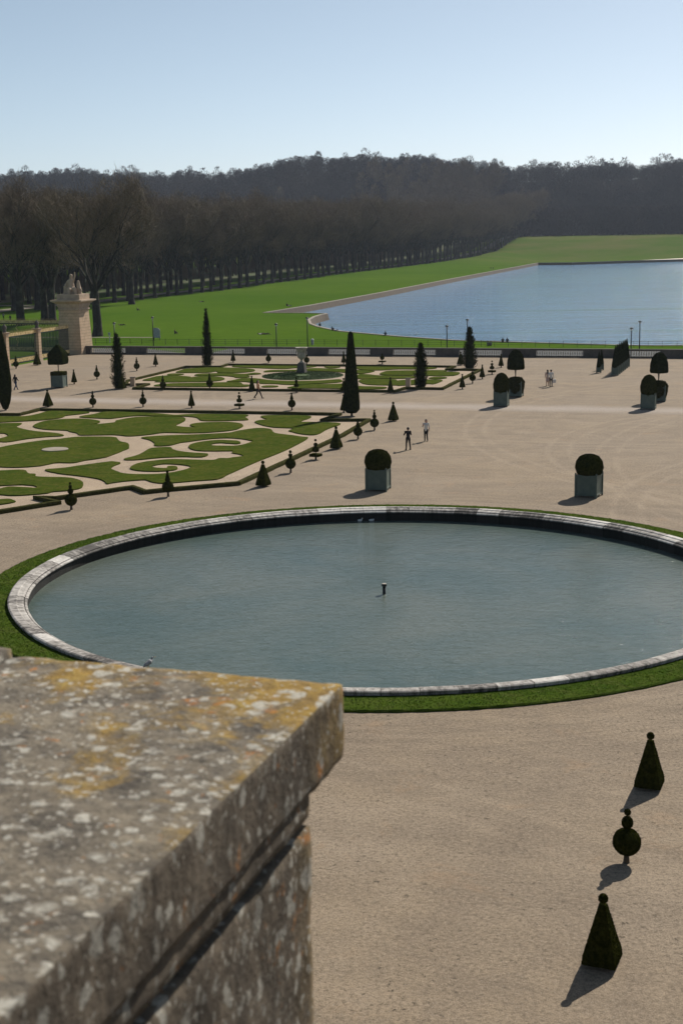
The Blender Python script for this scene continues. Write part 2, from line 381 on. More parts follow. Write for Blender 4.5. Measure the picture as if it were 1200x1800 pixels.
for i, s in enumerate(list(range(190, 1010, 18))+list(range(1010, 1340, 20))+list(range(1345, 1800, 35))):
    for j, t in enumerate(list(range(-1150, -330, 45))+list(range(-330, 130, 18))+list(range(130, 720, 60))):
        ss, tt = s+(9 if j % 2 else 0), t
        if s > 1050 or abs(lake_sdf(ss, tt)) > 5: pts.append(Vector((ss, tt)))
for s in range(-60, 190, 30):
    for t in (-1150,-800,-500,-350,-250,-180,-140,-110,-95,120,400,720): pts.append(Vector((s, t)))
vo, eo, fo, *_ = delaunay_2d_cdt(pts, [], [list(range(n0))], 0, 1e-4)
mb = MB(); vz = []
for v in vo: vz.append(E(v.x, v.y, ground(v.x, v.y)))
fc = []
for f in fo:
    cx = sum(vo[i].x for i in f)/3; cy = sum(vo[i].y for i in f)/3
    if lake_sdf(cx, cy) > 0 and cx < 1310 and not (cx < 186 and -93 < cy < 130): fc.append(f[::-1])
mb.add(vz, fc, True); lawn = mb.build('lawn', M['lawn']); tag(lawn, kind='structure')
if lawn.data.polygons[0].normal.z < 0: lawn.data.flip_normals()
# lake water, lake bed wall with pale kerb
mb = MB(); mb.prism([E(s, t) for s, t in LK], LAKE_Z-.01, LAKE_Z); o = mb.build('lake_water', M['lake']); tag(o, kind='structure')
mb = MB(); n = len(LK); P = [E(s, t) for s, t in LK]
cen = E(600, AX)
ar = sum(P[i].x*P[(i+1) % n].y-P[(i+1) % n].x*P[i].y for i in range(n)); sg = 1 if ar > 0 else -1
off = []
for i in range(n):
    d0 = (P[i]-P[i-1]).normalized(); d1 = (P[(i+1) % n]-P[i]).normalized(); d = (d0+d1).normalized() if (d0+d1).length > .05 else d0
    off.append(Vector((d.y, -d.x, 0))*sg)                 # outward
W0 = .65; ring = []; ring2 = []
for i in range(n):
    a = P[i]-off[i]*.0; b = P[i]+off[i]*W0
    w = P[i]-off[i]*1.5
    w = P[i]-off[i]*.5
    ring2 += [(w.x,w.y,LAKE_Z-.4), (a.x,a.y,RIM_Z-.02)]; ring += [(a.x,a.y,RIM_Z-.02), (a.x,a.y,RIM_Z+.14), (b.x,b.y,RIM_Z+.14), (b.x,b.y,RIM_Z-.4)]
qy = empty('lake_quay'); tag(qy, 'long stone quay with a pale kerb edging the big lake', 'quay wall')
mb.add(ring, [(i*4+k, ((i+1) % n)*4+k, ((i+1) % n)*4+k+1, i*4+k+1) for i in range(n) for k in range(3)]); part(mb, 'kerb', M['quay'], qy)
mb = MB(); mb.add(ring2, [(i*2, ((i+1) % n)*2, ((i+1) % n)*2+1, i*2+1) for i in range(n)]); part(mb, 'quay_wall', M['quaydark'], qy)
# paths on the lawn, the road behind the balustrade
def strip(name, pl, w, m, dz=.05, step=6., kind='structure'):
    mb = MB(); q = []
    for i in range(len(pl)-1):
        a, b = Vector(pl[i]), Vector(pl[i+1]); k = max(1, int((b-a).length/step))
        q += [a.lerp(b, j/k) for j in range(k)]
    q.append(Vector(pl[-1])); vs = []
    for i, p in enumerate(q):
        d = (q[min(i+1, len(q)-1)]-q[max(i-1, 0)]).normalized(); nrm = Vector((-d.y, d.x))
        for k in (-1, -.33, .33, 1): r = p+nrm*(w/2*k); vs.append(E(r.x, r.y, ground(r.x, r.y)+dz))
    mb.add(vs, [(i*4+k, (i+1)*4+k, (i+1)*4+k+1, i*4+k+1) for i in range(len(q)-1) for k in range(3)])
    o = mb.build(name, m)
    if o.data.polygons[0].normal.z < 0: o.data.flip_normals()
    return tag(o, kind=kind)
strip('road', [(216,-90),(216,300)], 52, M['road'], .06)
strip('road', [(216,-400),(216,-90)], 24, M['road'], .06)
strip('footpath', [(262,-330),(262,-160),(264,-116)], 1.3, M['path'], .07)
strip('alley_path', [(300,-207.5),(1330,-207.5)], 7, M['path'], .12)
strip('cross_path', [(392,-420),(392,-212)], 5, M['path'], .14)
strip('leaf_litter', [(330,-285),(1320,-285)], 100, M['litter'], .09, 12)
# the garden terrace: gravel sheet on its retaining wall
mb = MB(); mb.prism([E(-60,-93.9), E(186.9,-93.9), E(186.9,130), E(-60,130)], -5, 0)
# leave a hole for the basin: rebuild top with ring
mb = MB(); outer = [E(-60,-93.9), E(186.9,-93.9), E(186.9,130), E(-60,130)]; NB = 160
hole = [PC+Vector((math.cos(2*math.pi*i/NB)*17.2, math.sin(2*math.pi*i/NB)*17.2, 0)) for i in range(NB)]
tri = tessellate_polygon([outer, hole[::-1]]); allp = outer+hole[::-1]
mb.add([(p.x, p.y, 0) for p in allp], [t if (allp[t[1]]-allp[t[0]]).cross(allp[t[2]]-allp[t[0]]).z > 0 else t[::-1] for t in tri])
tag(mb.build('gravel_ground', M['gravel']), kind='structure')
mb = MB(); q = [E(186.9,-93.9), E(186.9,130)]; mb.add([(q[0].x,q[0].y,-5),(q[1].x,q[1].y,-5),(q[1].x,q[1].y,-.002),(q[0].x,q[0].y,-.002)], [(0,1,2,3)])
q2 = E(-60,-93.9); mb.add([(q[0].x,q[0].y,-5),(q2.x,q2.y,-5),(q2.x,q2.y,-.002),(q[0].x,q[0].y,-.002)], [(0,1,2,3)])
tag(mb.build('terrace_edge_wall', M['darkstone']), 'dark retaining wall dropping from the gravel terrace to the road', 'wall')

# ------------------------------------------------------------------ round basin
basin = empty('round_basin', PC)
tag(basin, 'large round basin with a weathered pale stone coping, full of green water', 'basin')
NBL = 78; SEG = 5; prof = [(17.30,-.1),(17.30,.16),(17.36,.19),(17.36,.235),(17.30,.27),(16.98,.27),(16.94,.235),(16.90,.225),(16.74,.205),(16.66,.17),(16.64,.13),(16.56,.12),(16.50,.09),(16.50,.03),(16.58,-.02),(16.58,-1.2)]
vs = []; fs = []; tint = []; rnd = random.Random(3); nn = NBL*SEG; mprof = len(prof)
for b in range(NBL):
    tv = min(1, max(0, rnd.gauss(.46, .2))); 
    if rnd.random() < .12: tv = .95
    dr = rnd.uniform(-.012, .012); dz = rnd.uniform(-.007, .007)
    base = len(vs)
    for k in range(SEG+1):
        a = 2*math.pi*(b+(.006 if k == 0 else (k/SEG if k < SEG else .994)))/NBL
        for r, z in prof: vs.append(((r+dr)*math.cos(a), (r+dr)*math.sin(a), z+dz)); tint.append(tv)
    for k in range(SEG):
        for j in range(mprof-1): fs.append((base+k*mprof+j, base+k*mprof+j+1, base+(k+1)*mprof+j+1, base+(k+1)*mprof+j))
mb = MB(); mb.add(vs, fs); o = part(mb, 'coping', M['coping'], basin)
if o.data.polygons[2].normal.z < 0: pass
atb = o.data.attributes.new('tint', 'FLOAT', 'POINT'); atb.data.foreach_set('value', tint)
mb = MB(); mb.lathe([(17.28,-.2),(17.28,.15),(16.62,.15)], n=160, smooth=False); part(mb, 'wall_core', M['kerbin'], basin)
mb = MB(); mb.lathe([(16.60,.02),(16.60,-1.4),(.01,-1.4)], n=160, smooth=False); part(mb, 'basin_floor', M['kerbin'], basin)
mb = MB(); vs = [(0,0,-.45)]+[(16.61*math.cos(2*math.pi*i/160), 16.61*math.sin(2*math.pi*i/160), -.45) for i in range(160)]
mb.add(vs, [(0, 1+i, 1+(i+1) % 160) for i in range(160)]); o = mb.build('basin_water', M['pool'], loc=PC); tag(o, kind='structure')
# turf ring with ragged lip and blades
mb = MB(); vs = []; NR = 720; prf = [(17.31,.09),(17.9,.10),(18.5,.10),(18.83,.095),(18.88,.05),(18.87,-.01)]
for i in range(NR):
    a = 2*math.pi*i/NR; j = .03*noise.noise(Vector((math.cos(a)*40, math.sin(a)*40, 0)))+.03*noise.noise(Vector((math.cos(a)*150, math.sin(a)*150, 0)))
    for k, (r, z) in enumerate(prf): rr_ = r+(j if k > 2 else 0); vs.append((rr_*math.cos(a), rr_*math.sin(a), z+.5*j*(0 < k < 4)))
mb.add(vs, [(i*6+j, ((i+1) % NR)*6+j, ((i+1) % NR)*6+j+1, i*6+j+1) for i in range(NR) for j in range(5)])
mb.f = [f[::-1] for f in mb.f]; mb.leaves(60000, .045, 5)
o = mb.build('grass_ring', M['rim'], loc=PC); tag(o, 'narrow ring of green turf round the basin coping', kind='stuff')
# fountain jet nozzle
o = G(675, 1043, -.42); nz = empty('fountain_nozzle', (o.x, o.y, -.45)); tag(nz, 'short dark fountain pipe with a pale cap standing in the middle of the basin', 'fountain nozzle')
mb = MB(); mb.tube((0,0,-.9),(0,0,.36),.075,.075,16); part(mb, 'pipe', M['iron'], nz)
mb = MB(); mb.lathe([(.07,.34),(.115,.38),(.12,.48),(.06,.485)], n=18); part(mb, 'collar', M['iron'], nz)
mb = MB(); mb.tube((0,0,.486),(0,0,.505),.11,.10,18); part(mb, 'cap', M['marble'], nz)

# ------------------------------------------------------------------ parterres
PL = {
1: [(-60,733),(0,731.7),(33,731.7),(50,730.8),(66.7,727.5),(83,723),(100,722),(125,722.8),(150,723.3),(157.5,725),(141.7,727.5),(116.7,730.3),(110,733.3),(100,735.3),(66.7,738.7),(0,742),(-60,745)],
2: [(0,744),(25,743.3),(39,744),(30,749.7),(41.7,754),(63,757.8),(88,760),(106.7,762.5),(111,765.8),(83,767.5),(50,770.8),(11.7,776.7),(-5,774),(-5,771.5),(5,769.5),(15,765.8),(10,762),(0,761.3),(-10,761),(-40,764),(-60,760),(-60,746)],
3: [(140,732.5),(166.7,727.5),(188,723.3),(241.7,724.7),(280,726.7),(306.7,729.2),(325,728.3),(350,727.5),(400,728),(435,729),(430.8,732.5),(435,735.8),(433,738),(400,739),(356.7,739.2),(346.7,734),(333,732),(316.7,731.2),(286.7,731.1),(250,730.3),(225,731.7),(200,735),(183,735.3)],
4: [(59,748.3),(70,742.5),(86.7,738.7),(116.7,736.3),(150,736),(175,739.7),(171.7,743.7),(160,746.3),(200,742.5),(205,739),(233,733.8),(258,732.4),(316.7,732.6),(325.8,737.5),(316.7,743.7),(309,747.5),(320,750),(343,750.8),(334,747.5),(341.7,744),(366.7,742),(400,741.7),(421.7,744),(427.5,748.3),(416.7,754),(400,757),(366.7,759.7),(333,760.8),(290,760),(266.7,763),(228,766.3),(200,764),(143,764.7),(136.7,761.3),(123,758.3),(116.7,756.3),(86.7,755),(66.7,752.5)],
5: [(-45,795),(-1,786.5),(33,780),(75,774),(100,772),(133,768),(166.7,767.3),(200,768),(206.7,770.8),(211.7,775.8),(225,779),(226.7,786.7),(216.7,791.7),(200,798.3),(183,804),(150,809),(130,813),(100,813),(83,816.3),(66.7,819),(33,821),(0,820.3),(-30,817),(-50,808)],
6: [(-40,828),(0,827),(41.7,825.8),(50,831.7),(63,833),(62.5,836.7),(75,838),(116.7,839),(138,843),(146.7,849),(143,856.7),(133,860),(116.7,862),(93,864),(80,867),(30,870.5),(0,869),(-30,866),(-30,862),(0,859),(16.7,855.3),(50,856.7),(63,857.5),(63,854),(41.7,851.7),(16.7,852.5),(0,853.3),(-40,857)],
7: [(0,877.5),(16.7,877),(27.5,880.8),(16.7,884),(0,886.3),(-30,888),(-30,878)],
8: [(81,825),(116.7,821.7),(150,816.7),(191.7,811.3),(200,811.3),(212.5,813.3),(200,818.7),(195.8,822.5),(200,825.8),(216.7,831.7),(241.7,833.3),(270,833.3),(293,831.7),(316.7,827.5),(333,822.5),(334,819),(316.7,816.3),(293,815),(276.7,816.7),(266.7,820),(280,822.5),(293,822.5),(295,819.7),(306.7,819),(312.5,821.7),(306.7,825.8),(280,828),(250,827.5),(230,824),(233,818.3),(250,812.5),(283,808.3),(308,807),(350,808.3),(375,808.3),(386.7,805.3),(400,805.3),(410,803.8),(428,801.3),(418,797.5),(408,795.8),(410,792.5),(400,792.3),(366.7,792.5),(343,791),(331.7,785.8),(338,780),(358,775.8),(383,773.3),(400,773.6),(416.7,774.7),(423,777.5),(418,779.8),(405,779.3),(390,778.3),(378,779),(370,781.5),(378,783.3),(398,783.5),(415,783.3),(430,780.5),(445,775.3),(438,773.5),(425,771.2),(400,769.4),(366.7,771.3),(333,775.8),(316.7,778),(298,782.5),(273,783.3),(271.7,778.3),(261.7,772.5),(249,768.7),(283,765.8),(333,764),(400,760.8),(416.7,757.5),(450,752.5),(475,754),(483,760.8),(513,765),(530,767.5),(540,770.8),(500,791.7),(450,811.7),(400,834),(396.7,835.8),(381.7,842),(341.7,845),(306.7,848),(283,849),(266.7,846.7),(255,843),(225,845),(200,848),(188,850),(183,845),(166.7,840),(133,835.3),(108,832.5),(88,828.7)],
9: [(217.5,806.7),(241.7,800),(255,793),(266.7,787.5),(298,785.8),(306.7,790.8),(333,795),(365,797.5),(355,803),(320,802.5),(283,804),(238,808)],
10: [(460,730.8),(483,729.7),(546.7,731.3),(528,740.8),(550,741.7),(598,744),(576.7,753),(556.7,763.3),(533,763),(510,758),(509,755.8),(515,752.5),(483,750.8),(463,747.5),(448,741.7),(455,738.7),(470,737),(461.7,734)]}
FP = [
 [(251,668.5),(265,664),(280,660.8),(305,660),(325,661),(336,662.5),(331,664),(345,661.8),(360,661.3),(385,662.3),(395,665.5),(385,669),(360,670.6),(340,671),(300,671.5),(272,671),(282,669)],
 [(342,659.5),(350,657),(380,656),(410,656.5),(430,657),(448,655),(459,657),(433,659.5),(439,661),(436,663),(417,663.8),(410,662),(395,660.6),(370,660.3),(350,660.1)],
 [(309,654),(320,650),(330,647.8),(375,645.5),(400,646.2),(430,647.2),(445,649),(448,651),(440,653.5),(410,655.3),(385,654.8),(382,653.7),(380,652.5),(367,654.5),(340,655),(320,655)],
 [(294,658.5),(302,656.5),(320,656.8),(322.5,658),(308,659.3)],
 [(408,644),(420,642),(460,641.5),(520,642),(542,643),(557,643.2),(545,645.5),(520,646.5),(502,648),(475,647.5),(450,646.5),(425,645.5)],
 [(464,653.6),(475,650.5),(520,650),(545,647.2),(580,647.8),(608,649),(633,650.5),(658,652.2),(640,656),(625,656.3),(608,655),(593,653.6),(560,651.8),(520,652),(490,653)],
 [(399,670.5),(410,668),(425,665),(439,664.6),(450,665),(470,667.5),(490,669),(520,669.8),(550,669.2),(575,668),(595,666.7),(600,668),(600,671),(580,673),(550,674),(530,676),(502,675.8),(485,674.5),(460,674),(430,670.8)],
 [(460,679),(470,677.5),(488,678),(485,680),(465,680.5)],
 [(274,678.5),(282,675),(310,673.5),(340,673),(390,672),(421,672),(427,675.5),(439,676.5),(432,679.5),(400,679.8),(340,679.5)],
 [(505,681.5),(516,678.5),(530,676.8),(550,675),(580,675),(608,674.5),(632,678.5),(655,679.3),(678,680),(673,683),(632,684),(580,682.5),(530,682.3)],
 [(630,643.5),(700,644.2),(764.5,646),(749.5,648.7),(700,648.7),(670,650.5),(640,650),(629,648)],
 [(667,656.5),(680,652),(700,651.2),(730,651),(781,650.8),(784,653.5),(807,654.5),(796,660.2),(749.5,660.2),(727,659.3),(700,659.2),(680,659),(670,658.2)],
 [(630,658),(648,658),(665,659.7),(700,660.5),(727,660.9),(727,664.3),(700,665.3),(670,664.8),(630,665.5)],
 [(630,669),(642,666.4),(670,666),(695,667),(698,669),(713,667.8),(775,667.5),(763,674.5),(749.5,674.5),(704.5,677.5),(695,677),(660,676.5),(640,674.5)],
 [(753,664.3),(763,662.4),(779.5,662.4),(785,664),(775,665.6),(760,665.6)],
 [(570,644.6),(578,643.4),(590,643.4),(598,645),(590,646.4),(578,646.4)]]
def turf(name, polys, label, loc0=0.):
    mb = MB()
    for P_ in polys:
        w = [G(x, y, .07) for x, y in P_]; w = cr(w, 4)
        w = [p+Vector((noise.noise(p*2.5), noise.noise(p*2.5+Vector((9,0,0))), 0))*.05 for p in w]
        mb.prism([(p.x, p.y) for p in w], -.01, .085)
    o = mb.build(name, M['turf']); tag(o, label, kind='stuff'); return o
turf('parterre_grass', PL.values(), 'close-cut turf scrolls of the parterre beside the basin')
turf('parterre_grass', FP, 'close-cut turf scrolls of the far parterre around the marble urn')
def hedge(name, pl, label, w=.30, h=.24, sand=None):
    mb = MB(); P_ = [G(x, y, h) for x, y in pl]
    q = []
    for i in range(len(P_)-1):
        k = max(1, int((P_[i+1]-P_[i]).length/.35)); q += [(P_[i].lerp(P_[i+1], j/k), j == 0) for j in range(k)]
    q.append((P_[-1], True)); pr = [(-.5,0),(-.5,.85),(-.4,1),(.4,1),(.5,.85),(.5,0)]; vs = []
    for i, (p, _) in enumerate(q):
        d0 = (p-q[i-1][0]).normalized() if i else (q[1][0]-p).normalized(); d1 = (q[i+1][0]-p).normalized() if i < len(q)-1 else d0
        d = (d0+d1)
        d = d.normalized() if d.length > .3 else d0
        nr = Vector((-d.y, d.x, 0)); mit = min(1.8, 1/max(.4, d.dot(d0)))
        for a, z in pr:
            jn = noise.noise(Vector((p.x*1.7, p.y*1.7, a*3)))*.05; r = p+nr*((a*w+jn)*mit); vs.append((r.x, r.y, z*h*(1+jn)-.005))
    m = len(pr); mb.add(vs, [(i*m+j, (i+1)*m+j, (i+1)*m+j+1, i*m+j+1) for i in range(len(q)-1) for j in range(m-1)])
    mb.f += [tuple(range(m)), tuple(range(len(vs)-m, len(vs)))[::-1]]; mb.sm += [False]*2
    mb.f = [f[::-1] for f in mb.f]
    mb.leaves(int(len(q)*26), .05, 3)
    o = mb.build(name, M['hedge']); tag(o, label, 'hedge'); return o
hn = [(-60,725.5),(35,726),(70,717.5),(200,719),(400,722),(597,725.5),(566,735.8),(648,735.5),(600,763),(517,801.5),(419,846),(300,856.5),(255,861),(233,853),(99,872),(65,871.5),(102,879.5),(-60,905)]
hedge('box_hedge', hn, 'low clipped box edging round the near parterre beside the basin', .34, .26)
hf = [(400,639),(388,642.8),(328,642.8),(224,667.5),(222,674),(261,673.3),(236,680.5),(460,683.2),(693,685.6),(712,680),(777,681),(843,648.3),(784,647.5),(798,642.5),(600,640.6),(400,639)]
hedge('box_hedge', hf, 'low clipped box edging round the far parterre with the urn', .34, .26)
for nm, pl in (('near', hn), ('far', hf[:-1])):
    mb = MB(); w = [G(x, y, .01) for x, y in pl]; mb.prism([(p.x, p.y) for p in w], 0, .006); o = mb.build('parterre_path', M['sand']); tag(o, kind='structure')
p = G(97, 790, .09); mb = MB(); mb.tube((0,0,0),(0,0,.05),1.05,1.0,28); o = mb.build('stone_disc', M['quay'], loc=p); tag(o, 'flat grey stone disc set in the oval turf of the near parterre', 'stone slab')
# lush round bed under the urn
mb = MB(); c0 = G(532, 661, 0); ex = G(603, 661).x-c0.x; vs = []; NI = 90
for rr_, z in ((1,0),(.995,.05),(.8,.08),(.5,.09),(.2,.09)):
    for i in range(NI):
        a = 2*math.pi*i/NI; vs.append((ex*rr_*math.cos(a), ex*rr_*math.sin(a)*1.05, z*(1+.3*noise.noise(Vector((math.cos(a)*9*rr_, math.sin(a)*9*rr_, 2))))))
mb.add(vs, [(k*NI+i, k*NI+(i+1) % NI, (k+1)*NI+(i+1) % NI, (k+1)*NI+i) for k in range(4) for i in range(NI)], True)
mb.f.append(tuple(len(vs)-NI+i for i in range(NI))); mb.sm.append(True); mb.leaves(9000, .12, 8, .02)
o = mb.build('ground_cover', M['ivy'], loc=c0); tag(o, 'dark leafy ground cover in the round bed under the urn', kind='stuff')
# small stone blocks at two parterre corners
blk = empty('stone_block'); tag(blk, '', 'stone block')
mb = MB(); mb.box((0,0,.5),(.5,.34,1.)); part(mb, 'body', M['limeplain'], blk); mb = MB(); mb.box((0,0,1.02),(.56,.4,.05)); part(mb, 'top', M['darkstone'], blk)
place(blk, G(234, 679), -GA, 'grey stone block beside the conical shrub at the left corner of the far parterre', 'stone blocks at the corners')
place(blk, G(717, 681.5), -GA, 'pale stone block beside the bushy shrub at the right front corner of the far parterre', 'stone blocks at the corners')

# ------------------------------------------------------------------ clipped topiary
def pyr_mb(b, t_, z0, h, lip=.0):
    mb = MB(); L = 7; vs = []; N = 6
    for k in range(L+1):
        u = k/L; w = b+(t_-b)*u
        if k == 0: w = b*.93
        ring = []
        for side in range(4):
            for j in range(N):
                x = -1+2*j/N; px, py = [(x,-1),(1,x),(-x,1),(-1,-x)][side]; ring.append((px*w/2, py*w/2))
        for px, py in ring:
            jn = 1+.04*noise.noise(Vector((px*5, py*5, u*5))); vs.append((px*jn, py*jn, z0+h*u))
    n = 4*N; mb.add(vs, [(k*n+i, k*n+(i+1) % n, (k+1)*n+(i+1) % n, (k+1)*n+i) for k in range(L) for i in range(n)])
    mb.f += [tuple(range(n))[::-1], tuple(L*n+i for i in range(n))]; mb.sm += [False]*2; return mb
TOP = {}
def topiary(kind):
    r = empty('topiary'); tag(r, '', 'topiary'); mb = MB(); mb.tube((0,0,0),(0,0,.34 if kind != 'pyr' else .2),.085,.06,8)
    if kind in ('ball3','ball2','ballcone'): mb.lathe([(.10,0),(.05,.04)], n=10)
    part(mb, 'trunk', M['bark'], r)
    def leaf(name, mb, n, s=.028): part(mb.leaves(n, s, len(mb.v)), name, M['box'], r)
    st = MB()
    if kind in ('ball2','ball3','ballcone','ballcup'): part(MB().tube((0,0,.9),(0,0,1.5),.018,.014,6), 'stem', M['bark'], r)
    if kind == 'pyr':
        leaf('pyramid', pyr_mb(.82,.15,.10,1.36), 9000); st.tube((0,0,1.44),(0,0,1.54),.02,.02,6); leaf('finial_ball', MB().ball((0,0,1.60),.105,16), 700)
    elif kind == 'cone':
        leaf('cone', MB().lathe([(.02,.22),(.30,.22),(.33,.30),(.2,.85),(.06,1.46),(.01,1.48)], n=20, jit=.06), 6000); leaf('finial_ball', MB().ball((0,0,1.57),.09,14), 500)
    elif kind == 'ball2':
        leaf('big_ball', MB().ball((0,0,.59),.365,22,1.,.04), 6000); leaf('middle_ball', MB().ball((0,0,1.13),.145,16,1.22), 1500); leaf('top_ball', MB().ball((0,0,1.42),.085,12), 500)
    elif kind == 'ball3':
        leaf('big_ball', MB().ball((0,0,.60),.36,22,1.,.04), 5000); leaf('middle_ball', MB().ball((0,0,1.12),.165,16), 1800); leaf('small_ball', MB().ball((0,0,1.39),.10,12), 600); leaf('top_ball', MB().ball((0,0,1.59),.065,12), 300)
    elif kind == 'ballcone':
        leaf('big_ball', MB().ball((0,0,.64),.365,22,1.,.04), 5000); leaf('cone', MB().lathe([(.01,1.04),(.16,1.04),(.17,1.08),(.05,1.50),(.01,1.51)], n=14), 2000); leaf('finial_ball', MB().ball((0,0,1.60),.08,12), 500)
    elif kind == 'ballcup':
        leaf('big_ball', MB().ball((0,0,.64),.36,22,1.,.04), 5000); leaf('cup', MB().lathe([(.01,.97),(.05,1.0),(.14,1.24),(.12,1.31),(.02,1.34)], n=14), 1800); leaf('top_ball', MB().ball((0,0,1.48),.095,12), 600)
    elif kind == 'disc':
        leaf('square_tier', pyr_mb(.74,.72,.25,.2), 4500); part(MB().tube((0,0,.4),(0,0,.62),.03,.03,6), 'stem', M['bark'], r); leaf('dome_tier', MB().lathe([(.01,.60),(.18,.60),(.26,.72),(.24,.86),(.10,.96),(.01,.98)], n=18), 3000)
        leaf('cup', MB().lathe([(.01,.97),(.09,1.0),(.15,1.15),(.13,1.24),(.01,1.29)], n=14), 1400); leaf('top_ball', MB().ball((0,0,1.48),.09,12), 400)
    elif kind == 'discball':
        leaf('square_tier', pyr_mb(.74,.72,.25,.16), 4500); part(MB().tube((0,0,.4),(0,0,.6),.03,.03,6), 'stem', M['bark'], r); leaf('big_ball', MB().ball((0,0,.80),.27,18), 3500); leaf('top_ball', MB().ball((0,0,1.20),.11,12), 900)
    elif kind == 'cone2':
        leaf('lower_cone', MB().lathe([(.01,.25),(.35,.25),(.38,.33),(.30,.52),(.05,.72)], n=20), 4000); leaf('upper_cone', MB().lathe([(.01,.72),(.19,.72),(.20,.78),(.05,1.28),(.01,1.3)], n=16), 2000); leaf('finial_ball', MB().ball((0,0,1.42),.10,12), 500)
    elif kind == 'twoball':
        leaf('big_ball', MB().ball((0,0,.55),.36,20,1.,.05), 5000); leaf('top_ball', MB().ball((0,0,1.08),.18,14,.85), 1500)
    return r
T_ = [
 ('pyr',1057,1694,'tall pyramid topiary with a ball finial, nearest the bottom right corner'),
 ('ball2',1100,1516,'ball topiary of three stacked balls between the two nearest pyramids at lower right'),
 ('pyr',1140,1384,'pyramid topiary with a ball finial just below the basin rim at lower right'),
 ('pyr',463,855,'pyramid topiary at the near right corner of the near parterre hedge'),
 ('ballcup',511,831,"ball topiary with a cup and ball on top, behind the corner pyramid of the hedge"),
 ('disc',555,808,'tiered topiary with a square lower tier, third in the diagonal hedge row'),
 ('pyr',591,789,'pyramid topiary between the square tiered one and the ball in the diagonal hedge row'),
 ('ballcone',629,772,'ball topiary topped by a slim cone, in front of the tall dark cone yew'),
 ('ball3',658,756,'topiary of four shrinking balls just right of the near parterre hedge tip'),
 ('pyr',691,740,'pyramid topiary standing alone behind the man and woman in the gravel'),
 ('cone',812,684,'pointed cone topiary by the front right corner of the far parterre'),
 ('ballcup',830,674,'ball topiary between two cones right of the far parterre hedge'),
 ('cone',847,666,'cone topiary right of the far parterre, left of the tiered one'),
 ('disc',864,658,'small tiered topiary with a square tier right of the far parterre'),
 ('cone',880,646,'cone topiary nearest the balustrade, left of the dome tree in its box'),
 ('pyr',85,715,'pyramid topiary behind the left end of the near parterre hedge'),
 ('ball3',164,716,'ball topiary with smaller balls above, second from the left behind the near parterre'),
 ('ball3',252,715,'large round ball topiary with two small balls above, behind the near parterre'),
 ('cone',337,717,'pyramid topiary in the middle behind the near parterre'),
 ('disc',421,718,'tiered topiary with a square tier behind the near parterre, in front of the walker'),
 ('ballcone',513,721,"ball topiary with a cone on top just left of the tall cone yew"),
 ('cone',604,725,'cone topiary half hidden by the left side of the tall cone yew'),
 ('ballcone',296,873,"ball topiary with a cone on top in front of the near hedge's notch"),
 ('ball3',126,896,'ball topiary with smaller balls above, nearest the left side of the basin'),
 ('pyr',215,684,'small pyramid topiary in front of the conical shrub left of the far parterre'),
 ('ball3',287,686,'ball topiary before the front hedge of the far parterre, leftmost there'),
 ('ballcone',369,684,'ball topiary with a thin tip before the front hedge of the far parterre'),
 ('cone',443,688,'cone topiary just left of the walking person'),
 ('disc',521,690,'dark tiered topiary directly in front of the urn bed'),
 ('cone2',604,690,'topiary of two stacked cones left of the tall cone yew, before the far parterre'),
 ('cone',686,691,'cone topiary left of the pale stone block at the far parterre'),
 ('cone',131,675,'cone topiary right of the boxed tree near the gate'),
 ('ballcone',171,667,'ball and cone topiary between the boxed tree and the conical shrub at left'),
 ('ball3',241,652,'topiary of stacked balls right of the conical shrub at left'),
 ('cone',274,644,'cone topiary before the balustrade near the left sign'),
 ('ball3',29,648,'ball topiary close to the gate posts'),
 ('pyr',66,642,'pyramid topiary standing before the gate railing'),
 ('cone',410,637,'cone topiary behind the far parterre, right of the slim bushy shrub'),
 ('twoball',472,638,'topiary of two balls behind the far parterre, left of the urn'),
 ('twoball',539,640,'round ball topiary mostly hidden behind the urn'),
 ('cone',604,640,'cone topiary behind the far parterre, left of the tall cone yew'),
 ('discball',671.5,640,'ball topiary on a flat tier behind the far parterre'),
 ('pyr',809,642,'pyramid topiary tucked left of the bushy conical shrub by the balustrade')]
for k, x, y, lab in T_:
    if k not in TOP: TOP[k] = topiary(k)
    place(TOP[k], G(x, y), -GA-.10+random.uniform(-.06,.06), lab, 'clipped topiary round the parterres', random.uniform(.97,1.03))
